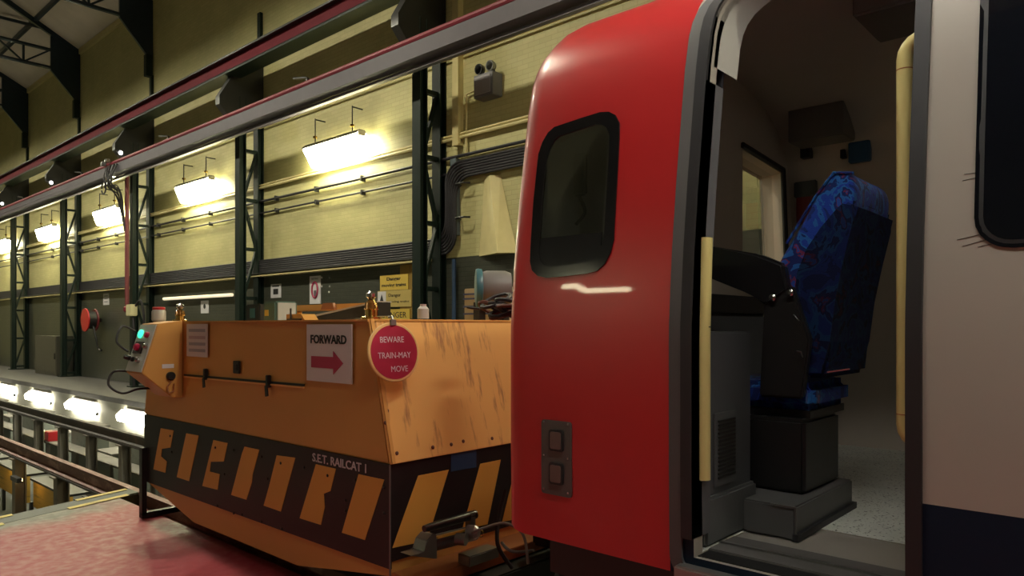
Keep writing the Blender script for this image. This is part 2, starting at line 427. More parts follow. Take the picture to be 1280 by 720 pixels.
# only bays that the photo looks up into
for k in (2, 3, 4, 5):
    make_truss(CY[k], {2: 'dark teal lattice truss with gusset plate, biggest at the top edge', 3: 'dark teal lattice truss meeting the eave left of the biggest one',
                       4: 'dark teal truss at the left edge of the roof', 5: 'farthest dark teal truss barely showing at the left edge'}[k])
for i, x in enumerate((6.9, 5.2, 3.6)):
    tag(MB().box(x - .05, x + .05, YN + 20, YE, roofz(x) - .16, roofz(x) - .035).build('roof_purlin', M['navy']),
        'dark roof purlin running under the sheeting, ' + ['nearest the eave', 'second up from the eave', 'highest of the three'][i], 'purlin', 'purlins under the roof sheets')
tag(MB().bar((7.1, CY[3], roofz(7.1) - .2), (3.4, CY[3] + 5.6, roofz(3.4) - .2), .09, .09).build('wind_brace', M['navy']),
    'dark diagonal brace crossing the roof bay at the upper left corner', 'brace')

# ------------------------------------------------------------------ lattice columns
XF0, XF1 = 7.62, 7.78
def make_column(label):
    y = CY[0]
    t = thing('lattice_column', label, 'column', (7.9, y, ZF), 'green lattice columns along the wall')
    # front leg as an I-section
    m = MB(); m.box(XF0, XF0 + .02, y - .10, y + .10, ZF, 5.0); m.box(XF1 - .02, XF1, y - .10, y + .10, ZF, 5.0); m.box(XF0 + .02, XF1 - .02, y - .02, y + .02, ZF, 5.0)
    m.build('front_leg', M['green'], t)
    m = MB(); m.box(8.05, 8.07, y - .10, y + .10, ZF, 5.0); m.box(8.17, 8.19, y - .10, y + .10, ZF, 5.0); m.box(8.07, 8.17, y - .02, y + .02, ZF, 5.0)
    m.build('rear_leg', M['green'], t)
    MB().box(7.56, 8.19, y - .14, y + .14, ZF, ZF + .03).build('base_plate', M['green'], t)
    z = ZF + .12; k = 0
    while z < 4.6:
        MB().bar((XF1 - .02, y, z), (8.06, y, z), .09, .07).build('cross_bar', M['green'], t)
        a, b = (XF1 - .02, 8.06) if k % 2 == 0 else (8.06, XF1 - .02)
        if z + 1.08 < 4.8: MB().bar((a, y, z + .04), (b, y, z + 1.04), .05, .07, (0, 1, 0)).build('lacing_bar', M['green'], t)
        z += 1.08; k += 1
    MB().prism([(8.19, y - .09, 4.55), (7.35, y - .09, 4.55), (7.18, y - .09, 4.74), (7.18, y - .09, 4.92), (7.55, y - .09, 5.55), (7.6, y - .09, 5.9), (8.19, y - .09, 5.9)], (0, .18, 0)).build('girder_bracket', M['black'], t)
    MB().box(8.12, 8.19, y - .06, y + .06, 5.9, 7.0).build('wall_post', M['green'], t)
    return t
c0 = make_column('dark green lattice column just left of the red train')
cols = [c0]
clab = ['', 'dark green lattice column right behind the orange railcat top', 'dark green lattice column with the red pipe and cable tangle',
        'lattice column just right of the floor cabinet and left of the hose reel', 'lattice column left of the floor cabinet', 'farthest lattice column at the left edge of the wall']
for k in range(1, 6): cols.append(dup(c0, (0, 5.98 * k, 0), clab[k]))
# conduit along the crane girder
t = thing('crane_girder', 'maroon crane runway girder high along the wall on the column brackets', 'girder', (7.5, 20, 5.4))
MB().box(7.44, 7.50, YN, YE, 5.50, 5.78).build('girder_web', M['girderred'], t)
MB().box(7.34, 7.62, YN, YE, 5.78, 5.82).build('top_flange', M['black'], t)
MB().box(7.30, 7.66, YN, YE, 5.40, 5.44).build('bottom_flange', M['green'], t)
MB().box(7.42, 7.52, YN, YE, 5.82, 5.87).build('crane_rail', M['black'], t)
MB().prism([(7.44, YN, 5.44), (7.38, YN, 5.44), (7.44, YN, 5.56)], (0, YE-YN, 0)).build('fillet', M['green'], t)
# lower grey conductor beam with red pipe
t = thing('service_beam', 'grey service beam with red pipe passing in front of the columns', 'beam', (7.2, 20, 4.1))
m = MB(); m.prism([(7.14, YN, 4.10), (7.22, YN, 4.06), (7.34, YN, 4.06), (7.34, YN, 4.34), (7.14, YN, 4.34)], (0, YE - YN, 0)); m.build('beam_channel', M['greymetal'], t)
MB().tube([(7.20, YN, 4.20), (7.13, YE, 4.20)], .022, 8).build('lower_ridge', M['greymetal'], t)
MB().tube([(7.19, YN, 4.395), (7.19, YE, 4.395)], .055, 10).build('red_pipe', M['pipered'], t, label='dull red pipe')
MB().box(7.26, 7.34, YN, YE, 3.98, 4.03).build('cream_cable', M['greymetal'], t, label='cream cable trunking under the beam')
for k in range(6):
    y = CY[k] + 2.5
    m = MB(); m.bar((7.18, y, 4.40), (7.18, y, 4.50), .05, .05, (0, 1, 0)); m.bar((7.18, y, 4.50), (7.12, y + .35, 4.55), .06, .03)
    m.build('hanger_clip', M['black'], t)
    m = MB(); m.box(7.34, XF0, CY[k] - .05, CY[k] + .05, 4.12, 4.2); m.build('beam_cleat', M['black'], t)
# small lamps on the brackets
for k, lab in ((2, 'tiny lit lamp on the bracket above the cable tangle'), (3, 'tiny lit lamp on the bracket above the floor cabinet'), (4, 'tiny lit lamp under the leftmost bracket')):
    t = thing('bracket_lamp', lab, 'lamp', (7.2, CY[k] - .12, 4.6), 'tiny lamps on the girder brackets')
    MB().lathe((7.30, CY[k] - .16, 4.62), (0, 0, 1), [(0, .03), (.03, .05), (.07, .05), (.10, .02)], 12).build('bulb', M['spot'], t)
    MB().box(7.26, 7.34, CY[k] - .20, CY[k] - .09, 4.72, 4.76).build('lamp_base', M['black'], t)

# ------------------------------------------------------------------ pipes, tray, cables on the wall
def hpipe(z, r, name, label, mat, x=XW - .06, y0=YN, y1=YE, clips=0):
    t = thing(name, label, 'pipe', (x, 20, z), None)
    MB().tube([(x, y0, z), (x, y1, z)], r, 8).build('pipe_run', mat, t)
    for i in range(clips):
        y = 9.6 + i * 1.55
        MB().box(x - r - .012, XW, y - .02, y + .02, z - r - .03, z + r + .02).build('pipe_clip', M['black'], t)
hpipe(2.78, .028, 'conduit', 'upper dark conduit across the cream wall below the lamps', M['cable'], clips=14)
hpipe(2.52, .020, 'conduit', 'lower thin conduit across the cream wall', M['cable'], clips=14)
hpipe(3.08, .03, 'conduit', 'cream painted pipe directly under the wall lamps', M['creampaint'])
hpipe(3.14, .02, 'conduit', 'thinner cream pipe just above the cream pipe under the lamps', M['creampaint'])
hpipe(4.52, .025, 'conduit', 'upper cream pipe of the pair above the wall lamps', M['creampaint'], clips=8)
hpipe(4.42, .018, 'conduit', 'lower cream pipe of the pair above the wall lamps', M['creampaint'])
YC = 8.55   # where the cables turn up
t = thing('cable_tray', 'dark cable tray running along the top of the olive dado', 'cable tray', (8.1, 20, 1.13))
MB().box(8.0, XW, 9.1, YE, 1.155, 1.17).build('tray_bottom', M['dullsteel'], t)
MB().box(8.15, XW, 9.1, YE, 1.17, 1.48).build('tray_back', M['cable'], t)
MB().box(8.02, XW, 9.1, YE, 1.10, 1.135).build('cream_edge', M['creampaint'], t, label='cream pipe below the tray')
t = thing('cable_bundle', 'bundle of thick black cables bending up the wall beside the train', 'cables', (8.1, YC, 1.2))
for i in range(7):
    z = 1.20 + i * .042; r = .022
    zt = 2.62 + (6 - i) * .0 + i * .042
    R1 = .25 + (6 - i) * .042 ; yv = YC + .16 - (.0 + (0)) 
    # run along the wall (towards -Y), turn up, climb, turn towards -Y again
    yup = YC + .14 - (6 - i) * -.0 + i * .038 - .12
    pts = [(8.10, 24, z), (8.10, yup + .34 + .02*i, z)]
    pts += arc((8.10, yup + .30, z + .30), .30, -90, -180, 6, (0, 1, 0), (0, 0, 1))[1:]
    zt = 2.42 + i * .042
    pts += [(8.10, yup, zt - .32)]
    pts += arc((8.10, yup - .32, zt - .32), .32, 0, 90, 6, (0, 1, 0), (0, 0, 1))[1:]
    pts += [(8.10, 5.2, zt + .0)]
    MB().tube(pts, r, 8).build('cable', M['cable'], t)
for z in (1.75, 2.3):
    m = MB(); m.tube([(8.18, YC - .02, z), (8.02, YC - .06, z), (8.02, YC - .26, z), (8.10, YC - .32, z)], .016, 6)
    tag(m.build('cable_hook', M['black']), 'small black wall hook beside the rising cables, ' + ('lower one' if z < 2 else 'upper one'), 'hook', 'wall hooks by the cables')
# blue-grey pipe behind the near column, vertical cream conduit
tag(MB().tube([(8.12, CY[0] - .36, ZF), (8.12, CY[0] - .36, 1.1)], .035, 10).build('drain_pipe', M['blue']), 'dark blue vertical pipe at the foot of the column beside the train', 'pipe')
tag(MB().box(8.10, 8.2, CY[0] - .42, CY[0] - .29, 1.5, 2.75).build('pipe_casing', plain('slate paint', (.10, .13, .15), .5)), 'slate blue casing between the near column and the rising cables', 'casing')
tag(MB().box(8.08, 8.2, CY[0] - .50, CY[0] - .36, 2.95, 9.1).build('wall_trunking', M['creampaint']), 'tall cream pilaster on the wall right of the near column', 'trunking')
tag(MB().tube([(8.15, CY[0] - .62, 2.75), (8.15, CY[0] - .62, 3.75), (8.15, CY[0] - .95, 3.80)], .018, 8).build('lamp_conduit', M['creampaint']), 'thin cream conduit climbing to the twin emergency lamp', 'pipe')
# cream buttress below the cables
m = MB(); v = [m.bm.verts.new(p) for p in [(8.19, 8.12, 1.12), (7.98, 7.52, 1.12), (8.19, 7.30, 1.12), (8.19, 8.0, 2.33), (8.10, 7.80, 2.36), (8.19, 7.65, 2.36)]]
for f in ((0,2,1),(3,4,5),(0,1,4,3),(1,2,5,4),(2,0,3,5)): m.bm.faces.new([v[i] for i in f])
tag(m.build('wall_buttress', M['creampaint']), 'cream sloping buttress under the cable bend beside the train', 'buttress')
# dark louvre shape right of it
# twin emergency lamp
p = atX(605, 105, 7.98)
t = thing('emergency_lamp', 'grey twin head emergency lamp box on the cream wall beside the train', 'lamp', (8.1, p[1], p[2] - .22))
MB().box(7.97, 8.2, p[1] - .19, p[1] + .22, p[2] - .19, p[2] + .17).build('battery_box', plain('battery grey', (.10, .095, .10), .45), t, bev=.01)
MB().box(7.955, 7.97, p[1] - .15, p[1] + .19, p[2] - .15, p[2] + .13).build('front_panel', plain('lamp panel', (.22, .2, .21), .4), t, bev=.004)
for dy, mt in ((.12, 'black'), (-.12, 'dullsteel')):
    h = MB().lathe((8.10, p[1] + dy, p[2] + .27), (-1, 0, -.1), [(0, .03), (.04, .07), (.11, .085), (.13, .08)], 16).build('lamp_head', M[mt], t)
    MB().lathe((7.975, p[1] + dy, p[2] + .256), (-1, 0, -.1), [(0, .072), (.008, .06)], 16).build('lens', M['clear'], h)
    MB().tube([(8.08, p[1] + dy, p[2] + .16), (8.08, p[1] + dy, p[2] + .25)], .018, 8).build('lamp_bracket', M['black'], t)

# ------------------------------------------------------------------ fluorescent wall lamps
def make_walllamp(label):
    y = 11.85; L = .92; x = 7.97; z = 3.50
    t = thing('wall_lamp', label, 'lamp', (x, y, z), 'fluorescent lamps hanging along the wall')
    m = MB()
    m.prism([(x - .15, y - L, z + .03), (x - .06, y - L, z + .12), (x + .06, y - L, z + .12), (x + .15, y - L, z + .03), (x + .14, y - L, z + .03), (x + .055, y - L, z + .11), (x - .055, y - L, z + .11), (x - .14, y - L, z + .03)], (0, 2 * L, 0))
    m.build('reflector', M['dullsteel'], t)
    m = MB(); a_ = [(x - .13, y - L + .03, z + .03), (x + .13, y - L + .03, z + .03), (x + .13, y + L - .03, z + .03), (x - .13, y + L - .03, z + .03)]
    b_ = [(x - .09, y - L + .07, z - .38), (x + .09, y - L + .07, z - .38), (x + .09, y + L - .30, z - .38), (x - .09, y + L - .30, z - .38)]
    va = [m.bm.verts.new(p) for p in a_]; vb = [m.bm.verts.new(p) for p in b_]
    m.bm.faces.new(va); m.bm.faces.new(vb[::-1])
    for k in range(4): m.bm.faces.new((va[k], va[(k+1) % 4], vb[(k+1) % 4], vb[k]))
    m.build('lit_diffuser', M['tube'], t, bev=.015)
    for dy in (-L + .02, L - .02):
        MB().box(x - .08, x + .08, y + dy - .02, y + dy + .02, z + .01, z + .11).build('end_cap', M['white'], t)
    for dy in (-.62, .62):
        m = MB().tube([(x, y + dy, z + .12), (x, y + dy, z + .62)], .012, 6)
        m.tube([(x, y + dy, z + .60), (XW, y + dy, z + .60)], .014, 6)
        m.build('hanger_rod', M['black'], t)
        MB().lathe((x, y + dy, z + .22), (0, 0, 1), [(0, .01), (.01, .045), (.05, .04), (.06, .01)], 10).build('hanger_nut', M['brass'], t)
    return t
L0 = make_walllamp('fluorescent wall lamp in the bay beside the near column, largest')
wl = ['fluorescent wall lamp left of the lattice column behind the railcat', 'fluorescent wall lamp just left of the red pipe', 'fluorescent wall lamp, fourth from the train', 'fluorescent wall lamp cut by the left edge of view', 'farthest fluorescent wall lamp beyond the left columns']
for k in range(5): dup(L0, (0, 5.98 * (k + 1), 0), wl[k])
dup(L0, (0, -8.6, 0), 'added hidden wall lamp lighting the wall behind the train cab')  # added to brighten the wall seen through the windscreen
# dim tube on the olive dado
a, b = atX(205, 373, 8.1), atX(290, 367, 8.1)
t = thing('strip_light', 'dim warm strip light low on the olive wall above the railcat', 'lamp', (8.12, (a[1] + b[1]) / 2, .7))
MB().tube([(8.1, b[1], .74), (8.1, a[1], .74)], .04, 10).build('tube_cover', M['dimtube'], t)
MB().box(8.13, 8.2, b[1] + .1, a[1] - .1, .70, .78).build('mounting_strip', M['dullsteel'], t)

# ------------------------------------------------------------------ pit: rails, posts, lamps, cabinets
XR0, XR1 = 2.87, 4.31
def make_rail(x, label):
    t = thing('track_rail', label, 'rail', (x, 10, ZF - .16), 'rails of the pit track')
    m = MB(); m.prism([(x - .07, YN, ZF - .16), (x + .07, YN, ZF - .16), (x + .07, YN, ZF - .145), (x + .012, YN, ZF - .13), (x + .012, YN, ZF - .04), (x + .035, YN, ZF - .03), (x + .035, YN, ZF), (x - .035, YN, ZF), (x - .035, YN, ZF - .03), (x - .012, YN, ZF - .04), (x - .012, YN, ZF - .13), (x - .07, YN, ZF - .145)], (0, YE - YN, 0))
    m.build('rail_section', M['rust'] if x < 3.5 else M['raildark'], t)
    m = MB(); m.box(x - .08, x + .08, YN, YE, ZF - .185, ZF - .165)
    m.build('carrying_beam', plain('beam steel', (.035, .03, .028), .5), t)
    return t
make_rail(XR0, 'rusty near rail on steel posts running out from the shop floor')
make_rail(XR1, 'far rail of the pit track with grey posts under it')
def make_post(x, y, label, grp):
    t = thing('rail_post', label, 'post', (x, y, ZP), grp)
    m = MB(); m.box(x - .07, x - .055, y - .07, y + .07, ZP, ZF - .205); m.box(x + .055, x + .07, y - .07, y + .07, ZP, ZF - .205); m.box(x - .055, x + .055, y - .008, y + .008, ZP, ZF - .205)
    m.build('shaft', M['postm'], t)
    MB().box(x - .12, x + .12, y - .12, y + .12, ZP, ZP + .02).build('foot_plate', M['postm'], t)
    MB().box(x - .11, x + .11, y - .1, y + .1, ZF - .205, ZF - .19).build('head_plate', M['postm'], t)
    return t
M['postm'] = worn('post paint', (.20, .17, .13), (.10, .075, .06), .6, .55)
M['postg'] = worn('grey post paint', (.17, .16, .14), (.09, .08, .07), .6, .6)
ys = [atX(77, 600, XR0)[1] + 1.85 * i for i in range(-1, 9)]
p0 = make_post(XR0, ys[0], 'steel post under the near rail, closest to the kerb', 'posts under the near rail')
for i, y in enumerate(ys[1:]):
    dup(p0, (0, y - ys[0], 0), 'steel post under the near rail, %s past the kerb' % (nm + ['seventh', 'eighth', 'ninth'])[i + 1 if i < 8 else 8])
M['postm2'] = M['postm']; M['postm'] = M['postg']
y0 = 10.6
p1 = make_post(XR1, y0, 'grey post under the far rail right beside the railcat end', 'posts under the far rail')
for i in range(1, 12):
    dup(p1, (0, 1.5 * i, 0), 'grey post under the far rail, %s from the railcat end' % (nm + ['seventh', 'eighth', 'ninth', 'tenth', 'eleventh', 'twelfth'])[i])
# yellow step boards between the near posts
for i in range(4):
    ya, yb = ys[i] + .15, ys[i + 1] - .15
    if i == 0: lab = 'dull yellow step board just past the kerb'
    else: lab = ['', 'yellow step board under the near rail, second past the kerb', 'bright yellow step board cut by the left edge', 'farthest yellow step board under the near rail'][i]
    m = MB().box(3.0, 3.04, ya, yb, -2.54, -2.16)
    t = thing('step_board', lab, 'board', (3.05, (ya + yb) / 2, -2.56), 'yellow step boards under the rail')
    m.build('face_board', M['ybd'] if 'ybd' in M else M.setdefault('ybd', worn('lit yellow board', (.62, .38, .07), (.34, .22, .06), .6, .55, (1, .3, 3), 6)), t)
    MB().box(2.96, 3.3, ya, yb, -2.16, -2.13).build('tread', M['black'], t)
    MB().box(3.04, 3.08, ya, ya + .06, ZP, -2.54).build('leg', M['black'], t); MB().box(3.04, 3.08, yb - .06, yb, ZP, -2.54).build('leg', M['black'], t)
# warm bulkhead lamps beneath the near rail light those boards
for i in (1, 2):
    ym = (ys[i] + ys[i + 1]) / 2 + (.5 if i == 1 else 0)
    t = thing('bulkhead_lamp', 'warm lamp under the near rail lighting the %s yellow board' % ('second' if i == 1 else 'bright'), 'lamp', (2.72, ym, -2.10))
    MB().box(2.70, 2.76, ym - .16, ym + .16, -2.10, -2.04).build('lamp_body', M['black'], t)
    MB().box(2.76, 2.772, ym - .13, ym + .13, -2.09, -2.05).build('lens', M['warmpit'], t)
# lamps on the far pit wall
py0 = 16.7
def make_pitlamp(label):
    t = thing('pit_lamp', label, 'lamp', (6.22, py0, -2.2), 'fluorescent lamps on the pit wall')
    MB().box(6.24, 6.30, py0 - .85, py0 + .85, -2.13, -1.86).build('back_plate', M['white'], t)
    m = MB(); m.prism([(6.24, py0 - .9, -1.90), (6.10, py0 - .9, -2.02), (6.10, py0 - 1.0, -2.14), (6.24, py0 - 1.0, -2.16)], (0, 1.9, 0)); m.build('lit_diffuser', M['pittube'], t, bev=.01)
    for s in (-1, 1): MB().box(6.20, 6.26, py0 + s * 1.04 - .02, py0 + s * 1.04 + .02, -2.17, -2.10).build('end_cap', M['black'], t)
    return t
P0 = make_pitlamp('pit wall lamp partly cut off by the railcat end')
for i, l in enumerate(['second pit wall lamp from the railcat', 'third pit wall lamp from the railcat', 'pit wall lamp cut by the left edge', 'farthest pit wall lamp beyond the left edge']):
    dup(P0, (0, 3.62 * (i + 1), 0), l)
# grey cabinets behind far rail
def make_cab(y, w, h, x, label):
    t = thing('pit_cabinet', label, 'cabinet', (x + .2, y, ZP), 'grey cabinets in the pit')
    MB().box(x, x + .4, y - w/2, y + w/2, ZP + .06, ZP + h).build('carcass', M['cabg'], t, bev=.01)
    MB().box(x - .015, x, y - w/2 + .03, y + w/2 - .03, ZP + .1, ZP + h - .04).build('door', M['cabg'], t, bev=.004)
    MB().box(x - .02, x + .42, y - w/2 - .02, y + w/2 + .02, ZP + h, ZP + h + .03).build('lid', M['postg'], t)
    MB().box(x + .02, x + .38, y - w/2 + .03, y + w/2 - .03, ZP, ZP + .06).build('plinth', M['black'], t)
M['cabg'] = worn('grey green enamel', (.17, .19, .165), (.10, .11, .095), .55, .58)
for i, (y, w, h) in enumerate([(11.5, .75, .55), (12.9, .8, .95), (14.3, .75, .6), (15.7, .85, .95), (17.4, .8, .65), (19.1, .9, .95), (21.0, .8, .7), (23.0, .9, .95), (25.2, .9, .8)]):
    make_cab(y, w, h, 4.75, 'grey green pit cabinet behind the far rail, ' + ['beside the railcat end', 'tall one next to the railcat', 'low one second from the railcat', 'tall one right of the red box', 'low one carrying the red box', 'tall one left of the red box', 'low one near the left edge', 'tall one at the left edge', 'farthest one'][i])
t = thing('pit_shelf', 'pale angle iron shelf spanning between the far rail posts', 'shelf', (4.5, 15, ZP + .5))
MB().box(4.42, 4.72, 11, 24, -2.34, -2.31).build('shelf_plate', M['postg'], t)
for i in range(8): MB().box(4.40, 4.45, 11.3 + 1.7 * i, 11.35 + 1.7 * i, ZP, -2.31).build('shelf_leg', M['postg'], t)
p = atX(66, 538, 4.6)
t = thing('tool_box', 'small red and cream box on the pit shelf', 'box', (4.55, p[1], -2.31))
MB().box(4.46, 4.66, p[1] - .22, p[1] + .02, -2.31, -2.12).build('box_body', M['redplastic'], t, bev=.01)
MB().box(4.46, 4.66, p[1] + .03, p[1] + .25, -2.31, -2.14).build('cream_box_half', M['creampaint'], t, bev=.01)
tag(MB().lathe((4.55, p[1] + .62, -2.31), (0, 0, 1), [(0, .07), (.14, .07), (.17, .03), (.2, .03)], 12).build('spray_can', M['white']), 'small pale can beside the red box in the pit', 'can')

# floor cabinet on the walkway near the far columns
a, b = atX(48, 420, 7.75), atX(75, 420, 7.75)
t = thing('floor_cabinet', 'dark olive steel cabinet standing on the walkway between two far columns', 'cabinet', (7.9, (a[1] + b[1]) / 2, ZF))
MB().box(7.65, 8.15, b[1], a[1], ZF, -.33).build('carcass', plain('olive cabinet', (.065, .062, .045), .5), t, bev=.01)
MB().box(7.635, 7.65, b[1] + .05, a[1] - .05, ZF + .1, -.38).build('door', plain('olive door', (.075, .07, .05), .5), t, bev=.004)
MB().box(7.61, 7.635, b[1] + .12, b[1] + .16, -1.1, -.9).build('handle', M['black'], t)

# hose reel
p = atX(111, 400, 7.85)
t = thing('hose_reel', 'red fire hose reel on the olive wall', 'hose reel', (8.0, p[1], p[2] - .38))
MB().lathe((7.72, p[1], p[2]), (1, 0, 0), [(0, .10), (.01, .36), (.03, .37), (.05, .36), (.06, .1)], 28).build('front_disc', M['redplastic'], t)
MB().lathe((7.78, p[1], p[2]), (1, 0, 0), [(0, .28), (.22, .28)], 28).build('wound_hose', M['black'], t)
MB().lathe((8.0, p[1], p[2]), (1, 0, 0), [(0, .34), (.03, .36), (.05, .34)], 28).build('rear_disc', plain('dark red', (.12, .01, .012), .4), t)
MB().tube([(8.05, p[1], p[2]), (8.2, p[1], p[2])], .06, 10).build('axle', M['black'], t)
MB().tube(smoothpath([(7.9, p[1] - .25, p[2] - .2), (7.95, p[1] - .35, p[2] - .6), (8.0, p[1] - .4, p[2] - .9), (8.05, p[1] - .5, p[2] - .95)]), .03, 8).build('hose_tail', M['black'], t)
# red riser pipe on column 2 and its box
yc = CY[2]
t = thing('riser_pipe', 'dull red riser pipe running down the front of the third column', 'pipe', (7.55, yc + .05, .4))
MB().tube([(7.53, yc + .02, 4.2), (7.53, yc + .02, .55)], .05, 10).build('riser', plain('dusty red', (.15, .035, .04), .5), t)
MB().tube([(7.53, yc + .14, 4.0), (7.53, yc + .14, .6)], .022, 8).build('side_cable', M['pipered'], t)
MB().lathe((7.53, yc + .02, .38), (0, 0, 1), [(0, .06), (.04, .10), (.14, .10), (.17, .06)], 12).build('valve', M['pipered'], t)
p = atX(162, 388, 7.35)
t = thing('signal_box', 'pale cream switch box with black cables at the foot of the red riser', 'box', (7.4, p[1], p[2] - .15))
MB().box(7.32, 7.5, p[1] - .14, p[1] + .18, p[2] - .15, p[2] + .16).build('case', plain('cream box', (.6, .55, .33), .4), t, bev=.015)
MB().tube(smoothpath([(7.42, p[1] - .05, p[2] - .15), (7.42, p[1] - .1, p[2] - .6), (7.45, p[1] + .05, p[2] - 1.1), (7.5, p[1] + .1, ZF + .05)]), .035, 8).build('cable', M['cable'], t)
MB().tube(smoothpath([(7.45, p[1] - .1, p[2] + .1), (7.5, p[1] - .35, p[2] + .25), (7.56, p[1] - .4, p[2] - .3), (7.45, p[1] - .3, p[2] - .9)]), .03, 8).build('cable', M['cable'], t)
t = thing('cable_tangle', 'tangle of cables and junction boxes where the third column meets the beam', 'cables', (7.1, yc, 3.9))
for i in range(9):
    a0 = random.uniform(-.5, .5); pts = [(7.10 + random.uniform(-.06, .04), yc + a0, 4.3), (7.0, yc + a0 * .8 + random.uniform(-.1, .1), 4.0), (7.05, yc + random.uniform(-.35, .3), 3.75), (7.35, yc + random.uniform(-.1, .3), 3.5 + random.uniform(-.1, .3)), (7.5, yc + random.uniform(.02, .12), 2.6)]
    MB().tube(smoothpath(pts), .018, 6).build('cable_loop', M['cable'], t)
MB().tube(arc((7.05, yc + .35, 3.75), .16, 0, 340, 16, (0, 1, 0), (0, 0, 1)), .02, 6).build('coil', M['cable'], t)
for dy, z, mm in ((.45, 4.42, 'dullsteel'), (.15, 4.46, 'steel'), (-.25, 4.02, 'steel'), (.1, 4.12, 'black'), (-.05, 3.98, 'dullsteel')):
    MB().box(7.02, 7.12, yc + dy - .07, yc + dy + .07, z - .05, z + .05).build('junction_box', M[mm], t, bev=.01)

# ------------------------------------------------------------------ signs on the wall
def wallsign(x0, y0, x1, y1, X, name, label, mat, cat='sign', th=.012):
    A, B = atX(x0, y0, X), atX(x1, y1, X)
    ya, yb, zt, zb = A[1], B[1], (A[2]), (B[2])
    t = thing(name, label, cat, (X, (ya + yb) / 2, zb))
    MB().box(X, X + th, yb, ya, zb, zt).build('plate', mat, t)
    return t, (ya + yb) / 2, (zt + zb) / 2, ya - yb, zt - zb
XS = 8.187
XD = 8.137
YD, UP = (0, -1, 0), (0, 0, 1)
t, yc_, zc, w, h = wallsign(475, 345, 510, 361.5, XD, 'warning_sign', 'yellow sign with danger wording, topmost of three', M['signyellow'])
text('Danger', 'lettering', M['ink'], t, (XD - .002, yc_, zc + h * .22), YD, UP, w * .5, h * .3, bold=.02)
text('moving trains', 'lettering', M['ink'], t, (XD - .002, yc_, zc - h * .2), YD, UP, w * .86, h * .28, bold=.02)
t, yc_, zc, w, h = wallsign(472, 364, 514, 383, XD, 'warning_sign', 'tan danger sign with white triangle panel, middle of three', M['signtan'])
MB().box(XD - .004, XD, yc_ + w * .24, yc_ + w * .49, zc - h * .46, zc + h * .46).build('white_panel', M['white'], t)
MB().prism([(XD - .005, yc_ + w * .44, zc - h * .28), (XD - .005, yc_ + w * .29, zc - h * .28), (XD - .005, yc_ + w * .365, zc + h * .3)], (-.002, 0, 0)).build('triangle', M['ink'], t)
text('Danger', 'lettering', M['ink'], t, (XD - .002, yc_ - w * .02, zc + h * .18), YD, UP, w * .36, h * .26)
text('moving trains', 'lettering', M['ink'], t, (XD - .002, yc_ - w * .13, zc - h * .2), YD, UP, w * .62, h * .16)
t, yc_, zc, w, h = wallsign(474, 387, 512, 402, XD, 'warning_sign', 'yellow sign half hidden by the railcat top, lowest of three', M['signyellow'])
text('DANGER', 'lettering', M['ink'], t, (XD - .002, yc_, zc + h * .05), YD, UP, w * .8, h * .45)
A, B = atX(500, 318, 8.15), atX(523, 398, 8.15)
tag(MB().box(8.15, 8.198, B[1], A[1], B[2], 1.09).build('backing_board', M['ochre']), 'ochre board behind the danger signs beside the near column', 'board')
A, B = atX(515, 358, 8.12), atX(523, 400, 8.12)
tag(MB().box(8.12, 8.148, B[1], A[1], B[2], A[2]).build('timber_strip', M['signtan']), 'pale timber strip left of the near column', 'strip')
t, yc_, zc, w, h = wallsign(387, 345.5, 400.5, 379.5, XS, 'safety_poster', 'tall white poster with a red loop figure', M['white'], 'poster')
MB().tube([(XS - .003, yc_ + math.cos(q * math.pi / 10) * w * .26, zc + math.sin(q * math.pi / 10) * h * .28) for q in range(20)], .022, 6, closed=True).build('red_loop', M['pink'], t)
MB().box(XS - .003, XS, yc_ - w * .12, yc_ + w * .1, zc - h * .25, zc - h * .02).build('dark_figure', plain('figure grey', (.12, .1, .12), .6), t)
text('NOTICE', 'lettering', M['ink'], t, (XS - .002, yc_, zc + h * .4), YD, UP, w * .6, h * .06)
t, yc_, zc, w, h = wallsign(338.5, 355.5, 351, 372, XS, 'switch_sign', 'small white sign with black square left of the loop poster', M['white'])
MB().box(XS - .003, XS, yc_ - w * .24, yc_ + w * .24, zc - h * .25, zc + h * .15).build('black_square', M['ink'], t)
MB().box(XS - .003, XS, yc_ - w * .34, yc_ + w * .34, zc + h * .3, zc + h * .4).build('heading_bar', M['ink'], t)
t, yc_, zc, w, h = wallsign(251, 376, 260.5, 391.5, XS, 'switch_sign', 'small white sign with black dot under the strip light', M['white'])
MB().lathe((XS, yc_, zc + h * .05), (-1, 0, 0), [(0, h * .2), (.004, h * .2)], 14).build('black_dot', M['ink'], t)
t, yc_, zc, w, h = wallsign(129, 367, 136, 381, XS, 'wall_notice', 'plain white notice above the hose reel', M['white'], 'notice')
for i in range(3): MB().box(XS - .003, XS, yc_ - w * .32, yc_ + w * .3, zc + h * (.25 - .25 * i), zc + h * (.30 - .25 * i)).build('text_line', M['ink'], t)
# row of light studs right of the poster
for i, (x, y) in enumerate(((402, 347), (412, 347), (402, 358), (412, 358), (411, 365))):
    p = atX(x, y, 8.19)
    tag(MB().lathe((8.2, p[1], p[2]), (-1, 0, 0), [(0, .02), (.015, .02), (.02, .01)], 10).build('wall_stud', M['white']), 'pale stud on the olive wall right of the loop poster', 'stud', 'studs by the poster')

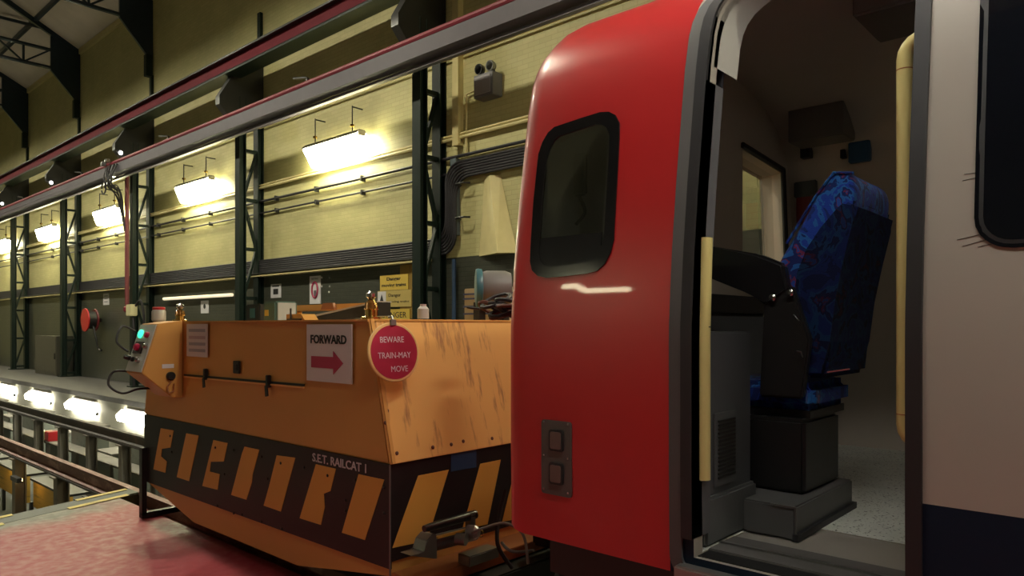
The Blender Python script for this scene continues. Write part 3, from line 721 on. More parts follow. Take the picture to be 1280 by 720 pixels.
# ================================================================== RAILCAT
RX, RX2 = 2.5, 4.68
ZT, ZS, ZB = .04, -.765, -1.345
car = thing('shunting_vehicle', 'orange shunting railcat with hazard stripes and forward sign', 'railcat', (3.59, 4.9, ZF))
yb0, yt0, yb1, yt1 = 3.17, 3.37, 6.58, 6.45
m = MB()
v = [m.bm.verts.new(p) for p in [(RX, yb0, ZS), (RX2, yb0, ZS), (RX2, yb1, ZS), (RX, yb1, ZS), (RX + .01, yt0, ZT), (RX2 - .01, yt0, ZT), (RX2 - .01, yt1, ZT), (RX + .01, yt1, ZT)]]
for f in ((0,3,2,1),(4,5,6,7),(0,1,5,4),(1,2,6,5),(2,3,7,6),(3,0,4,7)): m.bm.faces.new([v[i] for i in f])
m.build('upper_body', M['orange'], car, bev=.012)
m = MB(); m.prism([(RX + .012, yb0 + .012, ZS), (RX + .012, yb0 + .012, -1.39), (RX + .012, 4.14, -1.54), (RX + .012, 5.65, -1.54), (RX + .012, yb1, ZB), (RX + .012, yb1, ZS)], (RX2 - RX - .024, 0, 0))
m.build('lower_hull', M['orange'], car, bev=.006)
m = MB(); m.box(RX, RX + .012, yb0, yb1, ZB, ZS); m.build('side_band', M['stripe'], car)
m = MB(); m.box(RX + .012, RX2, yb0, yb0 + .012, ZB + .04, ZS); m.build('end_band', M['stripe'], car)
# slanting end plate with folded edges
sl = (Vector((0, yt0, ZT)) - Vector((0, yb0, ZS))); nrm = Vector((0, -sl.z, sl.y)).normalized()
def onEnd(x, y):
    """point of the slanting end plate seen at pixel x, y"""
    d = ray(x, y); k = (yt0 - yb0) / (ZT - ZS)
    t = (yb0 - k * ZS) / (d[1] - k * d[2]); return Vector((d[0] * t, d[1] * t, d[2] * t))
m = MB(); c = Vector((RX - .004, yb0, ZS)); d_ = Vector((RX - .004, yt0, ZT)); e_ = Vector((RX2, 0, 0)) - Vector((RX - .004, 0, 0))
m.prism([c, c + Vector((e_.x, 0, 0)), d_ + Vector((e_.x, 0, 0)), d_], tuple(nrm * .014)); m.build('end_plate', M['orangeend'], car, bev=.003)
m = MB(); m.bar(tuple(Vector((RX + .012, yb0, ZS)) + nrm * .018), tuple(Vector((RX + .012, yt0, ZT)) + nrm * .018), .022, .010, (0, -1, 0)); m.build('edge_fold', M['orange'], car)
m = MB(); m.box(RX - .012, RX + .02, yt0 - .01, 5.7, ZT - .012, ZT + .001); m.box(RX, RX2, yt0 - .022, yt0 + .02, ZT - .010, ZT + .001); m.build('top_lip', M['orange'], car)
# rivets of the end plate
for i, (x, y) in enumerate(((482, 514), (480, 529), (494, 567), (539, 559.5), (577, 552), (613, 548.5), (471, 465), (562, 556))):
    q = onEnd(x, y) + nrm * .012
    MB().lathe(q, nrm, [(0, .011), (.006, .011), (.010, .006)], 10).build('bolt', M['rustb'] if 'rustb' in M else M.setdefault('rustb', plain('rust brown', (.10, .03, .015), .6)), car)
# hazard stripes, side
def sidepoly(pts, X=RX - .003, depth=.004):
    return [atX(180 + x / 3.6, 520 + y / 3.6, X) for x, y in pts]
SP = [[(75,55),(133,65),(118,142),(80,148),(76,182),(102,205),(95,255),(42,240)],
      [(190,78),(245,88),(202,293),(147,275)],
      [(312,108),(375,122),(358,205),(300,206),(295,250),(340,262),(330,332),(262,315)],
      [(452,138),(518,152),(488,262),(484,300),(460,377),(392,355),(440,170)],
      [(597,177),(680,188),(615,430),(538,403),(562,318)],
      [(773,217),(862,238),(838,338),(808,350),(812,410),(795,490),(700,460)],
      [(965,262),(1080,287),(993,558),(890,525)]]
for pl in SP:
    m = MB(); m.prism(sidepoly(pl), (.003, 0, 0)); m.build('hazard_stripe', M['stripeyellow'], car)
for pl in ([(523, 594.6), (561, 587.2), (534, 676), (490.7, 685)], [(600.6, 579.8), (626, 574.7), (609.5, 655.5), (578, 662)], [(648, 570), (672, 566), (652, 648), (628, 652)]):
    m = MB(); m.prism([atY(x, y, yb0 - .003) for x, y in pl], (0, .003, 0)); m.build('hazard_stripe', M['stripeyellow'], car)
m = MB(); m.prism([atY(x, y, yb0 - .003) for x, y in ((564, 566.5), (595.5, 562), (595.5, 584), (564, 589.5))], (0, .003, 0)); m.build('blue_patch', M['blue'], car, label='blue painted patch')
# missing paint chips along the band
for x, y in ((119, 90), (322, 142), (403, 155), (720, 232), (616, 212), (827, 268), (529, 183), (907, 380), (907, 427), (1080, 437), (1080, 322), (125, 162), (330, 404), (405, 437), (441, 444), (530, 476), (620, 508), (362, 262), (556, 282), (950, 288)):
    q = atX(180 + x / 3.6, 520 + y / 3.6, RX - .002)
    MB().lathe(q, (-1, 0, 0), [(0, .010), (.004, .010), (.007, .005)], 8).build('band_bolt', M['stripe'], car)
q0, q1 = atX(391, 571, RX), atX(458, 586, RX)
text('S.E.T. RAILCAT 1', 'lettering', M['paper'], car, (RX - .002, (q0[1] + q1[1]) / 2, (q0[2] + q1[2]) / 2), YD, (0, 0, 1), q0[1] - q1[1], .052, label='pale painted lettering', bold=.012)
# forward sign
t = thing('forward_sign', 'white forward card with crimson arrow fixed to the railcat side', 'sign', (RX - .01, 3.6, -.3))
A, B = atX(384, 405.5, RX - .01), atX(440, 485, RX - .01)
yA, yB, zA, zB = A[1], B[1], A[2], -.338
MB().box(RX - .014, RX - .006, yB, yA, zB, zA).build('card', M['white'], t)
ym = (yA + yB) / 2; w = yA - yB; h = zA - zB
text('FORWARD', 'lettering', M['ink'], t, (RX - .016, ym, zA - h * .26), YD, UP, w * .80, h * .155, bold=.028)
ar = [(-.38, -.10), (.12, -.10), (.12, -.2), (.33, 0), (.12, .2), (.12, .10), (-.38, .10)]
m = MB(); m.prism([(RX - .018, ym - u * w, zA - h * .66 + vv * h) for u, vv in ar], (.003, 0, 0)); m.build('arrow', M['pink'], t)
# slot, latches, socket, small notice
q0, q1 = atX(230, 467, RX - .004), atX(380, 485, RX - .004)
MB().bar((RX - .002, q0[1], -.385), (RX - .002, q1[1], -.372), .008, .014).build('slot', M['black'], car)
MB().bar((RX - .004, q0[1], -.400), (RX - .004, q1[1], -.387), .010, .010).build('slot_lip', plain('pale orange edge', (.75, .42, .14), .4), car)
for x, y in ((257.5, 469), (336, 478)):
    q = atX(x, y, RX - .01)
    l = MB().box(RX - .028, RX, q[1] - .016, q[1] + .016, q[2] - .035, q[2] + .05).build('latch', M['black'], car, bev=.004)
    MB().bar((RX - .03, q[1], q[2] - .02), (RX - .035, q[1] - .02, q[2] - .09), .025, .012, (1, 0, 0)).build('latch_tongue', M['black'], l)
q = atX(295.5, 459, RX - .01)
s_ = MB().box(RX - .014, RX, q[1] - .045, q[1] + .045, q[2] - .045, q[2] + .045).build('socket', M['black'], car, bev=.003)
MB().box(RX - .02, RX - .014, q[1] - .02, q[1] + .02, q[2] - .02, q[2] + .02).build('socket_hole', M['rubber'], s_)
t = thing('instruction_sheet', 'small white printed sheet taped beside the control console', 'notice', (RX - .01, 5.4, -.3))
A, B = atX(234, 405, RX - .008), atX(259.5, 446, RX - .008)
MB().box(RX - .012, RX - .006, B[1], A[1], B[2] - .005, A[2]).build('sheet', M['paper'], t)
for i, (fr, mt) in enumerate(((.2, 'greymetal'), (.42, 'pink'), (.62, 'greymetal'), (.82, 'greymetal'))):
    zz = A[2] + (B[2] - A[2]) * fr
    MB().box(RX - .014, RX - .012, B[1] + .03, A[1] - .04, zz - .012, zz + .012).build('text_line', plain('faded print %d' % i, (.40, .30, .34) if mt == 'pink' else (.30, .29, .34), .6), t)
# round sign hung on the corner
t = thing('round_sign', 'round red warning disc with yellow rim hung on the railcat corner', 'sign', (2.55, 3.2, -.3))
ctr = Vector((2.548, 3.205, -.145)); dn = Vector((-.10, -1, .12)).normalized()
dx = dn.cross(Vector((0, 0, 1))).normalized() * -1; du = dx.cross(dn) * 1
if du.z < 0: du = -du
if dx.x < 0: dx = -dx
MB().lathe(ctr, dn, [(0, .164), (.004, .168), (.010, .168), (.014, .164)], 48).build('rim', plain('rim cream', (.66, .42, .16), .5), t)
MB().lathe(ctr + dn * .0145, dn, [(0, .152), (.002, .152)], 48).build('disc_face', M['discred'], t)
hand = plain('chalk lettering', (.60, .50, .52), .6)
for s, oz, ox, ww in (('BEWARE', .070, -.012, .155), ('TRAIN-MAY', -.018, -.002, .215), ('MOVE', -.095, .025, .11)):
    text(s, 'lettering', hand, t, tuple(ctr + dn * .018 + du * oz + dx * ox), dx, du, ww, .033, depth=.0006)
q = ctr + du * .17 + dn * .02
m = MB(); m.bar(q + du * .012, q - du * .02, .035, .014, tuple(dn)); m.tube([q + du * .01, q + du * .03 - dn * .01, q + du * .03 - dn * .04], .007, 8)
m.build('clip', M['dullsteel'], t, bev=.0)
# ------------------------------------------------------------------ control console on the side
yc0, yc1 = 5.81, 6.13
prof = [(RX, .045), (2.31, .02), (2.19, -.362), (2.42, -.563), (RX, -.569)]
con = thing('control_console', 'orange control console with grey switch panel on the far end of the railcat', 'control console', (2.4, 5.97, -.57))
m = MB(); m.prism([(x, yc0, z) for x, z in prof], (0, yc1 - yc0, 0)); m.build('console_case', M['orange'], con, bev=.006)
u = (Vector((2.19, 0, -.362)) - Vector((2.31, 0, .02))); L = u.length; u.normalize(); nn = Vector((u.z, 0, -u.x)).normalized()
if nn.x > 0: nn = -nn
def onpan(a, b):   # a along Y 0..1 (near to far), b down the slope 0..1
    return Vector((2.31, yc0 + a * (yc1 - yc0), .02)) + u * (b * L)
m = MB(); m.prism([onpan(.02, .02) + nn * .001, onpan(.98, .02) + nn * .001, onpan(.98, .98) + nn * .001, onpan(.02, .98) + nn * .001], tuple(nn * .008))
pan = m.build('switch_panel', M['panelgrey'], con, bev=.002)
def knob(a, b, r, h, mat, name='button'):
    MB().lathe(onpan(a, b) + nn * .009, nn, [(0, r), (h * .7, r), (h, r * .7)], 16).build(name, M[mat], pan)
knob(.72, .22, .034, .02, 'green_led', 'green_lamp'); knob(.30, .24, .024, .025, 'red_led')
m = MB(); m.prism([onpan(.35, .38) + nn * .009, onpan(.85, .38) + nn * .009, onpan(.85, .62) + nn * .009, onpan(.35, .62) + nn * .009], tuple(nn * .008)); m.build('black_plate', M['black'], pan)
MB().lathe(onpan(.6, .5) + nn * .017, nn, [(0, .03), (.02, .03), (.03, .02)], 16).build('button', M['red_led'], pan)
knob(.15, .47, .022, .03, 'steel', 'key_switch'); knob(.35, .75, .022, .03, 'steel', 'key_switch'); knob(.7, .74, .02, .02, 'blackplastic')
knob(.95, .72, .02, .05, 'blackplastic', 'lever')
q = atY(210, 458, yc0 - .002)
MB().box(q[0] - .045, q[0] + .045, yc0 - .004, yc0, q[2] - .014, q[2] + .018).build('label_plate', M['white'], con)
q = atY(213, 470, yc0 - .002)
MB().lathe((q[0], yc0, q[2]), (0, -1, 0), [(0, .034), (.02, .034), (.03, .026)], 18).build('lock_knob', M['black'], con)
MB().tube([(q[0] - .002, yc0 - .02, q[2] - .04), (q[0] - .03, yc0 - .02, q[2] - .08), (q[0] - .02, yc0 - .02, q[2] - .13), (q[0] + .02, yc0 - .02, q[2] - .12), (q[0] + .02, yc0 - .02, q[2] - .06)], .006, 6).build('key_ring', M['orangedark'], con)
q = atY(168, 470, yc1)
MB().tube(smoothpath([(2.22, yc1 - .02, -.36), (2.12, yc1 + .06, -.36), (2.08, yc1 + .05, -.46), (2.16, yc1, -.53), (2.26, yc1 - .05, -.50), (2.36, yc1 - .05, -.50)]), .009, 8).build('console_cable', M['cable'], con)
MB().tube(smoothpath([(2.2, yc1 - .02, -.2), (2.14, yc1 + .05, -.12), (2.20, yc1 + .10, 0), (2.3, yc1 + .10, -.04)]), .009, 8).build('console_cable', M['cable'], con)
# far foot bracket
m = MB(); m.box(RX - .04, RX, 6.52, 6.58, -1.63, -1.05); m.box(RX - .04, RX + .55, 6.52, 6.58, -1.655, -1.61); m.build('step_bracket', M['black'], car)
m = MB(); m.box(RX + .25, RX2 - .25, 3.5, 6.3, -1.62, -1.50); m.build('underframe', M['black'], car)
for x in (XR0, XR1):
    for y in (4.1, 5.7):
        MB().lathe((x - .05, y, ZF + .2), (1, 0, 0), [(0, .20), (.09, .20), (.1, .225), (.12, .225)], 28).build('wheel', M['dullsteel'], car)
# end sill and tow gear
MB().box(RX + .1, RX2 - .1, 2.86, 3.14, -1.65, -1.45).build('buffer_beam', M['black'], car, bev=.01)
sill = MB().box(RX + .02, RX2 - .05, 2.98, 3.20, -1.44, -1.37).build('end_sill', M['orangedark'], car, bev=.004)
# corner joint strip
MB().box(RX - .006, RX + .002, yb0 - .006, yb0 + .002, -1.39, ZS).build('corner_strip', M['dullsteel'], car)

tg = thing('coupling_gear', 'grey tow coupling with black handle sitting on the railcat end sill', 'coupling', (2.7, 3.05, -1.37))
cy = 2.98
def cp(x, y, yy=cy): return atY(x, y, yy)
q = cp(524, 694); r_ = cp(546, 668)
m = MB(); m.prism([cp(514, 695), cp(547, 699), cp(546, 668), cp(541, 668), cp(534, 676), cp(531, 690)], (0, .10, 0)); m.build('mounting_foot', M['dullsteel'], tg, bev=.004)
a_, b_ = Vector(cp(546, 682)), Vector(cp(600, 668))
MB().tube([a_ + Vector((0, .05, 0)), b_ + Vector((0, .05, 0))], .045, 16).build('cylinder_body', plain('coupling grey', (.10, .10, .105), .35, .4), tg)
m = MB(); m.bar(a_ + Vector((0, 0, .045)), b_ + Vector((-.03, 0, .05)), .02, .012); m.build('yellow_mark', M['signyellow'], tg, label='yellow painted edge')
a_, b_ = Vector(cp(530, 661)), Vector(cp(594, 643))
MB().tube([a_, a_ + (b_ - a_) * .1, b_], [.018, .022, .026], 14).build('handle_bar', M['blackplastic'], tg)
m = MB(); m.bar(cp(588, 640), cp(588, 672), .045, .05, (0, 1, 0)); m.build('handle_pivot', M['dullsteel'], tg, bev=.005)
MB().lathe(Vector(cp(583, 664)) + Vector((0, -.01, 0)), (.4, -1, 0), [(0, .04), (.05, .04), (.07, .025)], 18).build('valve_cap', plain('cap grey', (.3, .31, .33), .3, .6), tg)
MB().lathe(Vector(cp(569, 673)) + Vector((0, -.01, 0)), (.4, -1, 0), [(0, .034), (.06, .034)], 18).build('valve_cap', M['dullsteel'], tg)
MB().tube(arc(Vector(cp(601.5, 667)), .018, 0, 330, 14, (1, 0, 0), (0, 0, 1)), .004, 6).build('pull_ring', M['brass'], tg)
m = MB(); m.box(cp(575, 680)[0], cp(612, 676)[0], 2.9, 3.0, -1.36, -1.30); m.build('yoke', M['dullsteel'], tg, bev=.005)
t = thing('air_hose', 'grey air hoses looping from the railcat end to the train', 'hose', (3.0, 2.9, -1.3))
MB().tube(smoothpath([cp(590, 666, 2.9), cp(605, 660, 2.8), cp(628, 654, 2.75), cp(646, 660, 2.7), cp(656, 674, 2.65), cp(660, 705, 2.6)]), .008, 8).build('thin_hose', plain('hose grey', (.16, .16, .165), .45), t)
MB().tube(smoothpath([cp(627, 678, 2.8), cp(634, 686, 2.75), cp(645, 690, 2.7), cp(668, 688, 2.6)]), .009, 8).build('thin_hose', plain('hose dark', (.08, .08, .085), .45), t)
MB().tube(smoothpath([cp(632, 612, 2.9), cp(625, 640, 2.9), cp(622, 680, 2.85), cp(640, 710, 2.8)]), .012, 8).build('thick_hose', M['cable'], t)
t = thing('drawbar', 'dark steel drawbar linking the railcat to the train underframe', 'drawbar', (3.4, 2.5, -1.4))
MB().box(3.45, 3.73, 2.1, 2.96, -1.38, -1.22).build('bar', M['black'], t, bev=.02)
MB().lathe((3.59, 2.55, -1.36), (0, 0, 1), [(0, .06), (.25, .06)], 16).build('pin', M['dullsteel'], t)
MB().lathe((3.05, 2.25, -1.35), (0, 1, 0), [(0, .16), (.04, .18), (.08, .16)], 20).build('buffer_plate', M['rubber'], t)

# ------------------------------------------------------------------ things standing on the railcat
def topthing(px, X): return atX(px, 400, X)[1]
y = topthing(198.5, 2.62)
t = thing('plastic_jar', 'clear plastic jar with red lid on top of the control console', 'jar', (2.62, y, ZT + .006))
MB().lathe((2.62, y, ZT + .006), (0, 0, 1), [(0, .050), (.01, .058), (.085, .058), (.10, .05)], 20).build('jar_body', M['jarw'] if 'jarw' in M else M.setdefault('jarw', plain('cloudy plastic', (.42, .40, .36), .35)), t)
MB().lathe((2.62, y, ZT + .107), (0, 0, 1), [(0, .052), (.02, .052), (.024, .045)], 20).build('lid', M['redplastic'], t)
def beacon(px, X, h, label):
    y = topthing(px, X)
    t = thing('brass_lamp', label, 'lamp', (X, y, ZT))
    MB().lathe((X, y, ZT + .001), (0, 0, 1), [(0, .06), (.015, .06), (.02, .035), (h * .45, .035), (h * .5, .045)], 18).build('base', M['brass'], t)
    MB().lathe((X, y, ZT + h * .5), (0, 0, 1), [(0, .040), (h * .3, .036), (h * .42, .02), (h * .46, .004)], 18).build('dome', plain('amber dome', (.20, .09, .02), .12, .4), t)
    MB().lathe((X, y, ZT + h * .95), (0, 0, 1), [(0, .012), (.015, .03), (.035, .03), (.05, .012)], 14).build('finial', M['steel'], t)
    m = MB()
    for s in (-1, 1): m.tube([(X, y + s * .05, ZT + .02), (X, y + s * .055, ZT + h * .6), (X, y + s * .02, ZT + h * .98)], .005, 6)
    m.build('guard_wires', M['brass'], t)
beacon(225, 2.62, .11, 'brass lamp beside the jar on the far end of the railcat')
beacon(464, 2.60, .125, 'brass beacon lamp on the near corner of the railcat behind the round sign')
A, B = atX(329, 377, 3.15), atX(344, 399, 3.15)
t = thing('junction_box', 'green enamel box with pale end on the railcat top', 'box', (3.25, (A[1] + B[1]) / 2, ZT))
MB().box(3.15, 3.36, B[1], A[1], ZT, A[2]).build('case', M['teal'], t, bev=.012)
MB().box(3.17, 3.34, B[1] - .008, B[1], ZT + .01, A[2] - .012).build('end_panel', M['panelgrey'], t, bev=.003)
MB().box(3.146, 3.15, A[1] - .09, A[1] - .03, ZT + .05, ZT + .10).build('yellow_tag', M['signyellow'], t)
A = atX(316, 380, 3.4)
t = thing('battery_case', 'dark case with teal label behind the lattice column on the railcat top', 'case', (3.5, A[1], ZT))
MB().box(3.4, 3.6, A[1] - .12, A[1] + .14, ZT, ZT + .17).build('case', M['black'], t, bev=.01)
MB().box(3.395, 3.4, A[1] - .04, A[1] + .05, ZT + .04, ZT + .13).build('teal_label', M['tealbright'], t)
# orange frame with cowling
A, B = atX(366, 384, 4.2), atX(474, 380, 4.2)
t = thing('lifting_frame', 'orange frame rail with a grey sloping cowl on the railcat top', 'frame', (4.2, (A[1] + B[1]) / 2, ZT))
MB().box(4.16, 4.24, B[1], A[1], .16, .225).build('cross_rail', M['orange'], t, bev=.005)
MB().box(4.16, 4.24, A[1] - .12, A[1] - .04, ZT, .16).build('leg', M['orange'], t)
MB().box(4.16, 4.24, B[1] + .04, B[1] + .12, ZT, .16).build('leg', M['orange'], t)
q = atX(407, 390, 4.1)
MB().prism([(4.15, q[1] - .12, .17), (4.15, q[1] + .12, .17), (4.15, q[1] + .08, .235), (4.15, q[1] - .09, .235)], (-.03, 0, 0)).build('bracket', M['orangedark'], t)
A, B = atX(398, 399, 3.5), atX(473, 384, 3.5)
m = MB(); m.prism([(3.5, A[1] + .35, ZT + .005), (3.5, A[1], ZT + .06), (3.5, B[1], A[2] + .13), (3.5, B[1], A[2] + .02), (3.5, A[1] - .1, ZT + .005)], (.12, 0, 0))
t = thing('engine_cowl', 'black wedge cowl with a pale sheet edge behind the forward sign', 'cowl', (3.7, (A[1] + B[1]) / 2, ZT))
m.build('cowl_body', M['black'], t)
MB().prism([(3.49, A[1] + .36, ZT + .012), (3.49, A[1], ZT + .067), (3.49, B[1], A[2] + .137), (3.49, B[1], A[2] + .128), (3.49, A[1], ZT + .05), (3.49, A[1] + .36, ZT + .005)], (.14, 0, 0)).build('pale_sheet', plain('pale sheet', (.45, .42, .40), .3), t)
A, B = atX(358, 391, 3.0), atX(380, 399, 3.0)
t = thing('latch_block', 'orange block with black lever on the railcat top', 'block', (3.05, (A[1] + B[1]) / 2, ZT))
MB().prism([(3.0, A[1], ZT), (3.0, A[1], ZT + .055), (3.0, B[1] + .04, ZT + .055), (3.0, B[1] - .02, ZT)], (.12, 0, 0)).build('block_body', M['orange'], t)
MB().tube([(2.99, A[1] - .08, ZT + .008), (2.99, A[1] - .08, ZT + .10)], .007, 6).build('lever', M['black'], t)
MB().box(2.985, 3.0, B[1] + .03, A[1] - .03, ZT + .004, ZT + .02).build('base_strip', M['black'], t)
y = topthing(529, 2.95)
t = thing('plastic_bottle', 'squat clear bottle on the railcat top left of the dark column gap', 'bottle', (2.95, y, ZT))
MB().lathe((2.95, y, ZT + .008), (0, 0, 1), [(0, .036), (.06, .036), (.078, .02)], 18).build('bottle_body', M['jarw'], t)
MB().lathe((2.95, y, ZT + .086), (0, 0, 1), [(0, .02), (.012, .02)], 14).build('cap', plain('pale cap', (.4, .3, .28), .4), t)
# striped box, drum, cable heap
A, B = atX(580, 361, 4.0), atX(607, 399, 4.0)
t = thing('storage_crate', 'cream crate with blue bands on the railcat top beside the train', 'crate', (4.1, (A[1] + B[1]) / 2, ZT))
MB().box(4.0, 4.25, B[1] - .25, A[1], ZT, A[2]).build('crate_body', plain('cream crate', (.40, .36, .24), .5), t, bev=.006)
for i, z in enumerate((.8, .66, .42, .2)):
    MB().box(3.994, 4.256, B[1] - .256, A[1] + .006, ZT + (A[2] - ZT) * z, ZT + (A[2] - ZT) * z + .014).build('band', plain('band blue', (.06, .08, .17), .5), t)
q = Vector(atX(594, 360, 3.6)); q.z = .27
t = thing('cable_drum', 'teal rimmed drum lying among dark cables on the railcat top', 'drum', (q.x, q.y, ZT))
ax = (.75, -.66, 0)
MB().lathe(q, ax, [(0, .10), (.004, .135), (.02, .14), (.045, .135), (.05, .12)], 28).build('rim', M['tealbright'], t)
MB().lathe(q + Vector(ax).normalized() * .05, ax, [(0, .115), (.03, .125), (.16, .125), (.2, .11)], 28).build('barrel', plain('grey barrel', (.13, .12, .11), .5), t)
m = MB()
for s in (.03, .2): 
    qq = q + Vector(ax).normalized() * s; m.box(qq.x - .03, qq.x + .03, qq.y - .03, qq.y + .03, ZT, qq.z - .1)
m.build('stand', M['black'], t)
t = thing('cable_heap', 'heap of dark coiled cable on the near end of the railcat top', 'cables', (3.0, 3.7, ZT))
for i in range(9):
    c = Vector(atX(618 + random.uniform(-14, 24), 400, 3.05 + .07 * random.random())); rad = random.uniform(.05, .10)
    tilt = random.uniform(-.5, .5)
    pts = [c + Vector((math.cos(a) * rad, math.sin(a) * rad * .8, 0)) for a in [k * math.pi / 7 for k in range(14)]]
    pts = [Vector((p.x, p.y, ZT + .02 + .014 * i * .7 + .03 * abs(tilt) + (p.x - c.x) * tilt)) for p in pts]
    MB().tube(pts, .011, 6, closed=True).build('coil', M['cable'] if i % 3 else M['rustb'], t)
MB().tube(smoothpath([atX(600, 386, 3.0), atX(590, 385, 2.98), atX(584, 384, 2.97)]), .008, 6).build('cable_end', M['black'], t)

# ================================================================== TRAIN
CXT = 3.59
half = [(-.84, 2.20), (-.48, 2.195), (0, 2.195), (.25, 2.215), (.5, 2.245), (.7, 2.275), (.9, 2.305), (1.03, 2.335), (1.10, 2.365), (1.17, 2.41), (1.24, 2.475), (1.31, 2.555), (1.37, 2.65), (1.42, 2.76), (1.47, 2.95), (1.505, 3.22), (1.515, 3.59)]
def profX(z):
    z = max(-.84, min(1.51, z))
    for (z0, x0), (z1, x1) in zip(half, half[1:]):
        if z0 <= z <= z1: return x0 + (x1 - x0) * (z - z0) / (z1 - z0)
    return half[-1][1]
def loop(inset=0., fl=0.):
    pts = []
    P = [Vector((x, z)) for z, x in half]
    for i, p in enumerate(P):
        a, b = P[max(0, i-1)], P[min(len(P)-1, i+1)]
        d = (b - a).normalized(); n_ = Vector((d.y, -d.x))   # towards the inside
        if i == len(P) - 1: n_ = Vector((0, -1))
        if i == 0: n_ = Vector((1, 0))
        pts.append(p + n_ * inset)
    pts[0].y += fl
    out = [(p.x, p.y) for p in pts] + [(2 * CXT - p.x, p.y) for p in reversed(pts[:-1])]
    return out
def hull(name, stations, parent, outmats, inner_y, inset, fl, floorz, split_low=False, cap=True, boolean=None):
    """closed hollow tube: outer skin over stations (y, inset), inner skin over inner_y, ring at first station"""
    m = MB(); bm = m.bm
    def ring(y, ins, f): return [bm.verts.new((x, y, z)) for x, z in loop(ins, f)]
    outr = [ring(y, ins, ins) for y, ins in stations]
    inr = [ring(y, inset, fl) for y in inner_y]
    n = len(outr[0])
    def strip(A, B, mi, inner=False):
        for k in range(n):
            j = (k + 1) % n
            f = bm.faces.new((A[k], A[j], B[j], B[k]))
            f.material_index = mi
            if inner:
                if k == n - 1: f.material_index = 2
                else: f.material_index = 1
            elif split_low and (k == 0 or k == n - 2): f.material_index = 3
    for A, B in zip(outr, outr[1:]): strip(A, B, 0)
    for A, B in zip(inr, inr[1:]): strip(A, B, 1, True)
    strip(outr[0], inr[0], 1)
    if cap:
        f = bm.faces.new(outr[-1]); f.material_index = 0
        f = bm.faces.new(inr[-1]); f.material_index = 1
    else: strip(outr[-1], inr[-1], 1)
    bmesh.ops.recalc_face_normals(bm, faces=bm.faces)
    o = m.build(name, outmats, None, smooth=28)
    if boolean:
        cut = []
        for cb in boolean:
            co = cb.build('cutter', M['black'])
            md = o.modifiers.new('b', 'BOOLEAN'); md.operation = 'DIFFERENCE'; md.object = co; md.solver = 'EXACT'; cut.append(co)
        bpy.context.view_layer.update()
        me = bpy.data.meshes.new_from_object(o.evaluated_get(bpy.context.evaluated_depsgraph_get()))
        o.modifiers.clear(); old = o.data; o.data = me; bpy.data.meshes.remove(old)
        for c_ in cut: bpy.data.objects.remove(c_)
        for pg in me.polygons:      # the cut edges of the windscreen opening belong to the lining
            c_ = pg.center
            if name == 'cab_body' and 3.9 < c_.x < 4.9 and 1.8 < c_.y < 2.036 and .31 - .01 + E < c_.z < 1.06 + E and pg.material_index == 0: pg.material_index = 1
            if name == 'cab_body' and profX(c_.z - E) + .075 < c_.x < 3.0 and 1.8 < c_.y < 2.036 and .15 + E < c_.z < .95 + E and pg.material_index == 0: pg.material_index = 1
        me.polygons.foreach_set('use_smooth', [True] * len(me.polygons)); me.set_sharp_from_angle(angle=math.radians(28))
    # re-express in the train's frame
    if parent:
        for v in o.data.vertices: v.co -= parent.location
        o.parent = parent
    return o
def rounded(y0, y1, z0, z1, r, n=6):
    rs = r if isinstance(r, (list, tuple)) else [r] * 4     # corners: (y0,z0),(y1,z0),(y1,z1),(y0,z1)
    P = []
    for (cy_, cz_, a0, rr) in ((y0, z0, 180, rs[0]), (y1, z0, 270, rs[1]), (y1, z1, 0, rs[2]), (y0, z1, 90, rs[3])):
        sy = 1 if cy_ == y0 else -1; sz = 1 if cz_ == z0 else -1
        for i in range(n + 1):
            a = math.radians(a0 + 90 * i / n)
            P.append((cy_ + sy * rr + math.cos(a) * rr, cz_ + sz * rr + math.sin(a) * rr))
    return P
train = thing('tube_train', 'red and off-white underground train with its cab door open', 'train', (CXT, -.5, -.84))
YD0, YD1 = .524, 1.167      # doorway
YJ = 1.256                  # where the red begins
FL = .07
# side window outline, on the body side
def onSide(px, py, off=0.):
    d = ray(px, py); t = 2.2 / d[0]
    for _ in range(12): t = (profX(d[2] * t) - off) / d[0]
    return (d[0] * t, d[1] * t, d[2] * t)
winpx = [(694,159),(727,148),(751,140.5),(762,140),(770,144),(775,154),(775,172),(772,230),(768,300),(764,316),(757,330),(747,339),(735,342),(708,345.5),(684,347.5),(673,345),(666,338),(663.5,327),(664.5,305),(668,250),(674,193),(679,178),(686,166)]
win = [onSide(x, y) for x, y in winpx]
cut = MB(); wc = (sum(p[1] for p in win) / len(win), sum(p[2] for p in win) / len(win))
inner = [(wc[0] + (p[1] - wc[0]) * .80, wc[1] + (p[2] - wc[1]) * .88) for p in win]
cut.prism([(1.9, y, z) for y, z in inner], (.6, 0, 0))
# windscreen opening in the cab front: right hand window, plus the centre one
c2 = MB(); va = [c2.bm.verts.new(p) for p in [(4.06, 1.80, 1.05), (4.64, 1.80, 1.0), (4.71, 1.80, .33), (4.06, 1.80, .33)]]
vb = [c2.bm.verts.new(p) for p in [(4.20, 2.10, 1.05), (4.80, 2.10, 1.0), (4.87, 2.10, .33), (4.20, 2.10, .33)]]
c2.bm.faces.new(va); c2.bm.faces.new(vb[::-1])
for k in range(4): c2.bm.faces.new((va[k], va[(k+1) % 4], vb[(k+1) % 4], vb[k]))
st = [(YJ, 0), (1.5, 0), (1.75, 0), (1.93, 0), (1.98, .006), (2.01, .02), (2.03, .042), (2.04, .075)]
hull('cab_body', st, train, [M['trainred'], M['lining'], M['cabfloor']], [YJ, 1.85], .06, FL, 0, boolean=[cut, c2])
